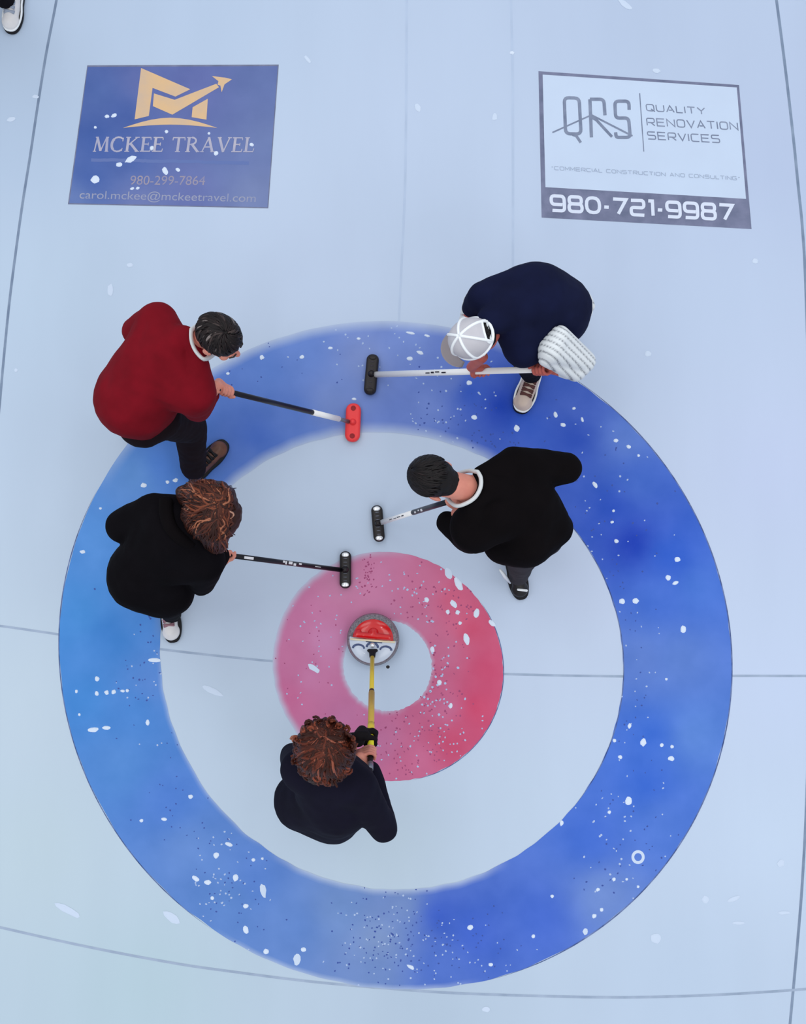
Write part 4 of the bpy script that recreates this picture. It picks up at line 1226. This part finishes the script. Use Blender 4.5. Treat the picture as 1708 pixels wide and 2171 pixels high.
tube('collar', [P(*q) for q in catmull([(1013, 1001, 1.31), (1019, 1014, 1.33), (1018, 1034, 1.335), (1007, 1054, 1.325), (988, 1067, 1.31), (966, 1072, 1.28), (948, 1055, 1.2), (945, 1030, 1.18), (965, 1008, 1.2), (992, 998, 1.25), (1013, 1001, 1.31)], 4)[:-1]], .009, M['collar'], pd, 10, close=True, flat=1.5)
shoe(P(1106, 1270), (10, -44), pd, M['black_shoe'], M['black_rubber'], M['black_rubber'], edge=None, width=.098)
blob('toe_glint', [(P(1098, 1250, .085), .007, P(1116, 1252, .085), .007)], M['white_rubber'], pd, voxel=.003, smooth=2)  # glint on the black shoe tip, modelled as a small white bar
shoe(P(1140, 1160), (5, -44), pd, M['black_shoe'], M['black_rubber'], M['black_rubber'], width=.098)
tube('side_stripe', [P(1060, 1208, .42), P(1070, 1222, .30), P(1081, 1236, .16)], [.006, .011, .005], M['white_rubber'], pd, 8)
rehome(pd, P(1120, 1150)); rehome(bd, P(801, 1110))

# ---------------------------------------------------------------- stone and delivery stick
st = thing('curling_stone', 'granite curling stone with red and pale grey top on the white centre', 'curling stone')
sp = P(790.5, 1356, .08)
sp.z = 0
lathe('granite_body', [(.05, .001), (.063, .0), (.075, .006), (.105, .018), (.13, .036), (.1375, .05), (.1375, .072), (.13, .088), (.112, .102), (.085, .112), (.05, .114)], M['granite'], st, 72, sp)
lathe('striking_band', [(.1366, .050), (.1388, .052), (.1388, .070), (.1366, .072)], M['granite_dark'], st, 72, sp)
def half_disc(name, a0, a1, r, z0, z1, m, par, dome=.006):
    V, Fc = [], []
    n = 36
    rings = [(1.0, z0), (1.0, z1 - .004), (.965, z1), (.6, z1 + dome * .7), (.25, z1 + dome)]
    for g, z in rings:
        for i in range(n + 1):
            a = math.radians(a0 + (a1 - a0) * i / n)
            V.append(sp + Vector((r * g * math.cos(a), r * g * math.sin(a), z)))
    m_ = n + 1
    for i in range(len(rings) - 1):
        for j in range(n): Fc.append((i * m_ + j, i * m_ + j + 1, (i + 1) * m_ + j + 1, (i + 1) * m_ + j))
    Fc.append(tuple((len(rings) - 1) * m_ + j for j in range(m_)))
    cut = [i * m_ for i in range(len(rings))] + [i * m_ + n for i in reversed(range(len(rings)))]
    Fc.append(tuple(cut))
    return mesh(name, V, Fc, m, par)
red = half_disc('top_plate', -4, 172, .108, .100, .118, M['stone_red'], st)
red['label'] = 'red half of the top'
wh = half_disc('top_plate', 172, 356, .124, .096, .113, M['stone_white'], st)
wh['label'] = 'pale grey half of the top'
dv = Vector((math.cos(math.radians(-4)), math.sin(math.radians(-4)), 0))
sv_ = Vector((-dv.y, dv.x, 0))
tube('trim_strip', [sp + dv * -.118 - sv_ * .004 + UPV * .121, sp - sv_ * .004 + UPV * .126, sp + dv * .118 - sv_ * .004 + UPV * .121], .006, M['cream'], st, 8)
blob('handle', [(sp + dv * -.085 + sv_ * .022 + UPV * .135, .016, sp + dv * .085 + sv_ * .018 + UPV * .14, .016), (sp + dv * -.085 + sv_ * .022 + UPV * .135, .016, sp + dv * -.08 + sv_ * .03 + UPV * .118, .022), (sp + sv_ * .03 + UPV * .135, .018, sp + sv_ * .035 + UPV * .115, .03)], M['stone_red'], st, voxel=.004, smooth=5)
bosses = blob('bolt', [(sp - sv_ * .028 + UPV * .115, .016, sp - sv_ * .028 + UPV * .13, .014)], M['steel'], st, voxel=.003, smooth=3)
for cx_ in (-.072, .072):
    Vm, Fm = [], []
    tube_geo(Vm, Fm, [sp + dv * (cx_ + .03 * math.cos(a)) + sv_ * (-.05 + .02 * math.sin(a)) + UPV * .1165 for a in [math.pi * i / 8 for i in range(9)]], .0055, 8)
    mesh('printed_mark', Vm, Fm, M['stone_blue'], st)
Vm, Fm = [], []
tube_geo(Vm, Fm, [sp + dv * (.03 * math.cos(a)) + sv_ * (-.04 + .025 * math.sin(a)) + UPV * .1185 for a in [math.pi * i / 8 for i in range(9)]], .006, 8)
tube_geo(Vm, Fm, [sp + dv * -.035 - sv_ * .012 + UPV * .1195, sp + dv * .05 - sv_ * .013 + UPV * .1195], .0025, 6)
mesh('printed_mark', Vm, Fm, M['stone_blue'], st)
rehome(st, sp)

sk = thing('delivery_stick', 'yellow delivery stick reaching from the stone to the gloved hand', 'delivery stick')
K0, K1 = P(789, 1392, .165), P(785, 1603, 1.02)
def ky(py):
    lo, hi = 0., 1.4
    for _ in range(40):
        m_ = (lo + hi) / 2; p = K0.lerp(K1, m_)
        zc = -(p.y * -math.sin(TH) + (p.z - H) * math.cos(TH)); yc = p.y * math.cos(TH) + (p.z - H) * math.sin(TH)
        if 1085.5 - F * yc / zc < py: lo = m_
        else: hi = m_
    return K0.lerp(K1, lo)
blob('hook_head', [(K0, .016, K0 + Vector((0, .02, -.025)), .018), (K0 + Vector((-.02, .03, -.03)), .009, K0 + Vector((.02, .03, -.03)), .009)], M['black_rubber'], sk, voxel=.004, smooth=3)
tube('lower_pole', [K0, ky(1468)], .0115, M['yellow'], sk)
tube('collar_ring', [ky(1464), ky(1471)], .0135, M['brush_black'], sk)
tube('middle_pole', [ky(1468), ky(1540)], .0150, M['yellow_dull'], sk)
tube('locking_ring', [ky(1535), ky(1548)], .0165, M['yellow'], sk)
tube('upper_pole', [ky(1545), ky(1604)], .0150, M['yellow_bright'], sk)
tube('grip', [ky(1603), ky(1640)], [.0125, .011], M['black_rubber'], sk)
tube('grip_cap', [ky(1618), ky(1632)], .0135, M['grey_metal'], sk)
rehome(sk, (K0.x, K0.y, K0.z))

# ---------------------------------------------------------------- E: navy jacket, curly auburn hair, bottom
pe = thing('person', 'person with curly auburn hair in a navy jacket holding the yellow stick', 'person', GP)
NE = dict(hip=(705.2, 1720.7, 1.0, .1376), hip2=(642.2, 1697.8, 1.0, .1302), back=(713.6, 1683.2, 1.15, .1747), chest=(688.9, 1642.1, 1.3, .129), shL=(638.6, 1632.3, 1.3, .0861), elL=(622.5, 1603.6, 1.1, .0569),
          shR=(755.5, 1670.9, 1.3, .0876), elR=(812.8, 1754.4, 1.1, .06), wrR=(785.5, 1633.5, .98, .0403), neck=(690, 1610, 1.42, .06), wrL=(735, 1580, 1.05, .042))
EP = [('hip', 'back'), ('hip', 'hip2'), ('hip2', 'back'), ('back', 'chest'), ('chest', 'shL'), ('shL', 'elL'), ('chest', 'shR'), ('shR', 'elR'), ('elR', 'wrR'), ('chest', 'neck')]
hips_e = [(690, 1685, .90, .11), (660, 1685, .90, .11)]
legs_e = [((725, 1670, .5, .08), (726, 1700, .1, .056)), ((670, 1680, .5, .08), (668, 1710, .1, .056))]
trousers('trousers', legs_e, hips_e, M['trouser_black'], pe)
ce = P(688, 1597, 1.46)
fre = frame((.08, .78, -.6), (.03, .62, .8))
E, Bh = head_shapes(ce, fre)
hL, hR = ky(1567), ky(1598)
wL, wR = P(752, 1572, 1.03), P(762, 1606, 1.04)
body_b = bones_from(NE, EP, -.022) + leg_bones(legs_e, hips_e) + Bh + [(ce - fre[2] * .06 - fre[1] * .03, .05, P(690, 1625, 1.33), .058)]
body_b += [(P(812.8, 1754.4, 1.1), .036, P(786, 1640, 1.0), .028), (P(786, 1640, 1.0), .028, wR, .026)] + grip(hR, K0 - K1, wR, rh=.015, scale=.92)
body_b += [(P(622.5, 1603.6, 1.1), .036, wL, .026)] + grip(hL, K0 - K1, wL, rh=.015, scale=.9, flip=-1)
bodyE = blob('body', body_b, M['skin'], pe, E, voxel=.0042, smooth=2)
face_parts(ce, fre, bodyE, None)
blob('jacket', bones_from(NE, EP + [('elL', 'wrL')], .003), M['navy_dark'], pe, voxel=.008, smooth=6, folds=.006, fscale=8)
gl = [(a, r + .004, b, q + .004) for a, r, b, q in grip(hL, K0 - K1, wL, rh=.016, scale=.95, flip=-1)]
gl += [(P(738, 1570, 1.04), .034, P(758, 1568, 1.04), .034), (P(772, 1560, 1.06), .02, P(795, 1566, 1.05), .008), (P(760, 1560, 1.06), .024, P(776, 1558, 1.06), .018)]
blob('glove', gl, M['glove'], pe, voxel=.0042, smooth=3)['label'] = 'black glove'
tube('jacket_trim', [P(748, 1622, 1.18), P(758, 1640, 1.2), P(768, 1655, 1.2)], .004, M['grey_metal'], pe, 6)
tube('jacket_trim', [P(775, 1652, 1.14), P(784, 1648, 1.12), P(789, 1668, 1.13)], [.004, .007, .003], M['grey_metal'], pe, 6)
outE = [(621, 1567), (636, 1543), (662, 1527), (685, 1522), (703, 1521), (724, 1533), (741, 1550), (754, 1574), (755, 1592), (748, 1614), (737, 1638), (724, 1658), (700, 1672), (672, 1661), (649, 1652), (631, 1643), (621, 1618), (620, 1592)]
bme = blob('hair', [(ce + fre[2] * .045, .116, ce + fre[2] * .03, .118)], None, None, [(P(688, 1597, 1.46), (Vector((1, 0, 0)), Vector((0, 1, 0)), UPV), (.122, .132, .09))], voxel=.006, smooth=4, folds=.012, fscale=30, raw=True)
S = locks((690, 1578), outE, 300, 1.635, .2, [(48, 20, 14), (64, 26, 17), (92, 40, 26), (138, 76, 58)], [8, 7, 3, .6], .0062, 4, 21, lift=.012)
rg = random.Random(8)
for i in range(80):                                     # curls around the rim
    q = rg.random() * len(outE)
    a, b2 = outE[int(q)], outE[(int(q) + 1) % len(outE)]
    t_ = q - int(q)
    ex, ey = a[0] + (b2[0] - a[0]) * t_, a[1] + (b2[1] - a[1]) * t_
    kk = rg.uniform(.78, .97)
    ex, ey = 688 + (ex - 688) * kk, 1597 + (ey - 1597) * kk
    hz = rg.uniform(1.42, 1.56) if kk > .88 else rg.uniform(1.52, 1.585)
    ph = rg.uniform(0, 6.28); rr = rg.uniform(6, 10)
    pts = [P(ex + rr * (1 - j / 14) * math.cos(ph + j * .75), ey + rr * (1 - j / 14) * math.sin(ph + j * .75), hz + .0025 * j) for j in range(12)]
    S.append((pts, .006, rg.choices([(56, 22, 14), (96, 42, 26), (128, 62, 42), (160, 100, 80)], [6, 4, 2, .4])[0]))
for i in range(46):                                      # lighter locks on the crown
    ph = rg.uniform(0, 6.28); r0 = rg.uniform(0, 20)
    x0, y0 = 683 + r0 * math.cos(ph), 1596 + r0 * 1.1 * math.sin(ph)
    pts = [P(x0 + 3 * math.sin(j * 1.1 + ph) + j * .8 * math.cos(ph), y0 + j * 1.6, 1.652 - .00004 * ((x0 - 688) ** 2 + (y0 + j * 1.6 - 1590) ** 2)) for j in range(9)]
    S.append((pts, .005, rg.choice([(112, 56, 40), (90, 42, 30), (136, 76, 56)])))
for i in range(26):                                      # parting
    y0 = rg.uniform(1528, 1575); x0 = 676 + rg.uniform(-9, 9)
    pts = [P(x0 + 3 * math.sin(j + i), y0 + j * 2.4, 1.62 + .0004 * (y0 - 1528)) for j in range(8)]
    S.append((pts, .0045, rg.choice([(104, 50, 38), (150, 92, 76), (70, 32, 22)])))
strands_mesh('hair', (bme, (46, 19, 12)), drape(S, bme, .006), pe)
shoe(P(726, 1640), (0, 1), pe, M['black_shoe'], M['black_rubber'], M['black_rubber'], width=.095)
shoe(P(664, 1650), (-.1, 1), pe, M['black_shoe'], M['black_rubber'], M['black_rubber'], width=.095)
rehome(pe, P(695, 1690))

# ---------------------------------------------------------------- F: only a shoe and a trouser leg in the corner
pf = thing('person', 'person in black trousers and white shoe, cut off at the top left corner', 'person', GP)
hips_f = [(18, 2, .92, .11), (-30, 2, .92, .11)]
fa = P(23, 24)
def up_at(w, h, r): return (w.x, w.y, h, r)
def vb(p, r, q, s): return (Vector(p), r, Vector(q), s)
ax_, ay_ = fa.x, fa.y + .02
B = [vb((ax_, ay_, .11), .058, (ax_, ay_ + .03, .5), .08), vb((ax_, ay_ + .03, .5), .08, (ax_ - .05, ay_ + .0, .9), .11), vb((ax_ - .28, ay_ + .06, .11), .058, (ax_ - .26, ay_ + .05, .5), .08),
     vb((ax_ - .26, ay_ + .05, .5), .08, (ax_ - .2, ay_, .9), .11), vb((ax_ - .05, ay_, .9), .11, (ax_ - .2, ay_, .9), .11)]
blob('trousers', B, M['trouser_black'], pf, voxel=.009, smooth=5, folds=.005, fscale=11)
cx_ = ax_ - .125
T_ = [vb((cx_, ay_, .95), .15, (cx_, ay_ + .02, 1.3), .15), vb((cx_ - .17, ay_, 1.38), .075, (cx_ + .17, ay_, 1.38), .075)]
for sg in (1, -1): T_ += [vb((cx_ + .19 * sg, ay_, 1.37), .07, (cx_ + .26 * sg, ay_ - .02, 1.08), .055), vb((cx_ + .26 * sg, ay_ - .02, 1.08), .055, (cx_ + .25 * sg, ay_ - .14, .86), .042)]
blob('jacket', T_, M['black_cloth'], pf, voxel=.009, smooth=6, folds=.006, fscale=8)
cf = Vector((cx_, ay_ - .03, 1.62)); frf = frame((0, -1, -.15), (0, -.1, 1))
E, Bh = head_shapes(cf, frf)
fb = [(a, max(.03, r - .02), b, max(.026, q - .02)) for a, r, b, q in T_ + B] + Bh + [(cf - UPV * .06, .052, Vector((cx_, ay_, 1.42)), .06)]
for sg in (1, -1):
    w_ = Vector((cx_ + .25 * sg, ay_ - .14, .86)); hp_ = w_ + Vector((0, -.02, -.09))
    fb += [(w_, .026, hp_, .028)]
    for i in range(4): 
        k1 = hp_ + Vector(((i - 1.5) * .018, -.01, -.03))
        fb += [(hp_ + Vector(((i - 1.5) * .016, 0, -.01)), .0095, k1, .009), (k1, .009, k1 + Vector((0, -.012, -.035)), .008), (k1 + Vector((0, -.012, -.035)), .008, k1 + Vector((0, .002, -.055)), .007)]
    fb += [(hp_ + Vector((-.025 * sg, -.01, .02)), .012, hp_ + Vector((-.04 * sg, -.03, -.02)), .009)]
bodyF = blob('body', fb, M['skin'], pf, E, voxel=.0045, smooth=2)
face_parts(cf, frf, bodyF, None)
short_hair(cf, frf, pf, [(30, 22, 20), (44, 32, 28)], [2, 1], (28, 21, 19), n=300, seed=12)
shoe(P(25, 73), (-.1, -1), pf, M['white_shoe'], M['black_rubber'], M['grey_shoe'], width=.105, edge=M['white_rubber'])
shoe(Vector((ax_ - .3, fa.y - .14, 0)), (-.2, -1), pf, M['white_shoe'], M['black_rubber'], M['grey_shoe'], width=.105, edge=M['white_rubber'])
rehome(pf, (ax_ - .14, ay_, 0))

# ------------------------------------------------------------------ light: rows of diffuse ceiling panels and a few small lamps
w = bpy.data.worlds.new('hall')
sc.world = w
w.use_nodes = True
bg = w.node_tree.nodes['Background']
bg.inputs['Color'].default_value = (.93, .96, 1.0, 1)
bg.inputs['Strength'].default_value = 0.55
for x in (-3.2, 3.2):
    for y in (-3.4, 1.0, 5.4):
        l = bpy.data.lights.new('ceiling_panel', 'AREA')
        l.shape = 'RECTANGLE'; l.size = 4.0; l.size_y = 3.0
        l.energy = 62
        l.color = (1.0, .985, .96)
        o = bpy.data.objects.new('ceiling_panel', l); C.objects.link(o)
        o.location = (x, y, 7.6)
for x, y in ((-1.5, 2.6), (1.7, 2.6), (-1.5, -2.2), (1.7, -2.2)):
    l = bpy.data.lights.new('ceiling_lamp', 'POINT')
    l.energy = 22; l.shadow_soft_size = .09
    o = bpy.data.objects.new('ceiling_lamp', l); C.objects.link(o)
    o.location = (x, y, 7.2)

vs = sc.view_settings
sc.display_settings.display_device = 'sRGB'
vs.view_transform = 'Standard'
vs.look = 'None'
vs.exposure = 0.27
vs.gamma = 1.0
vs.use_curve_mapping = False
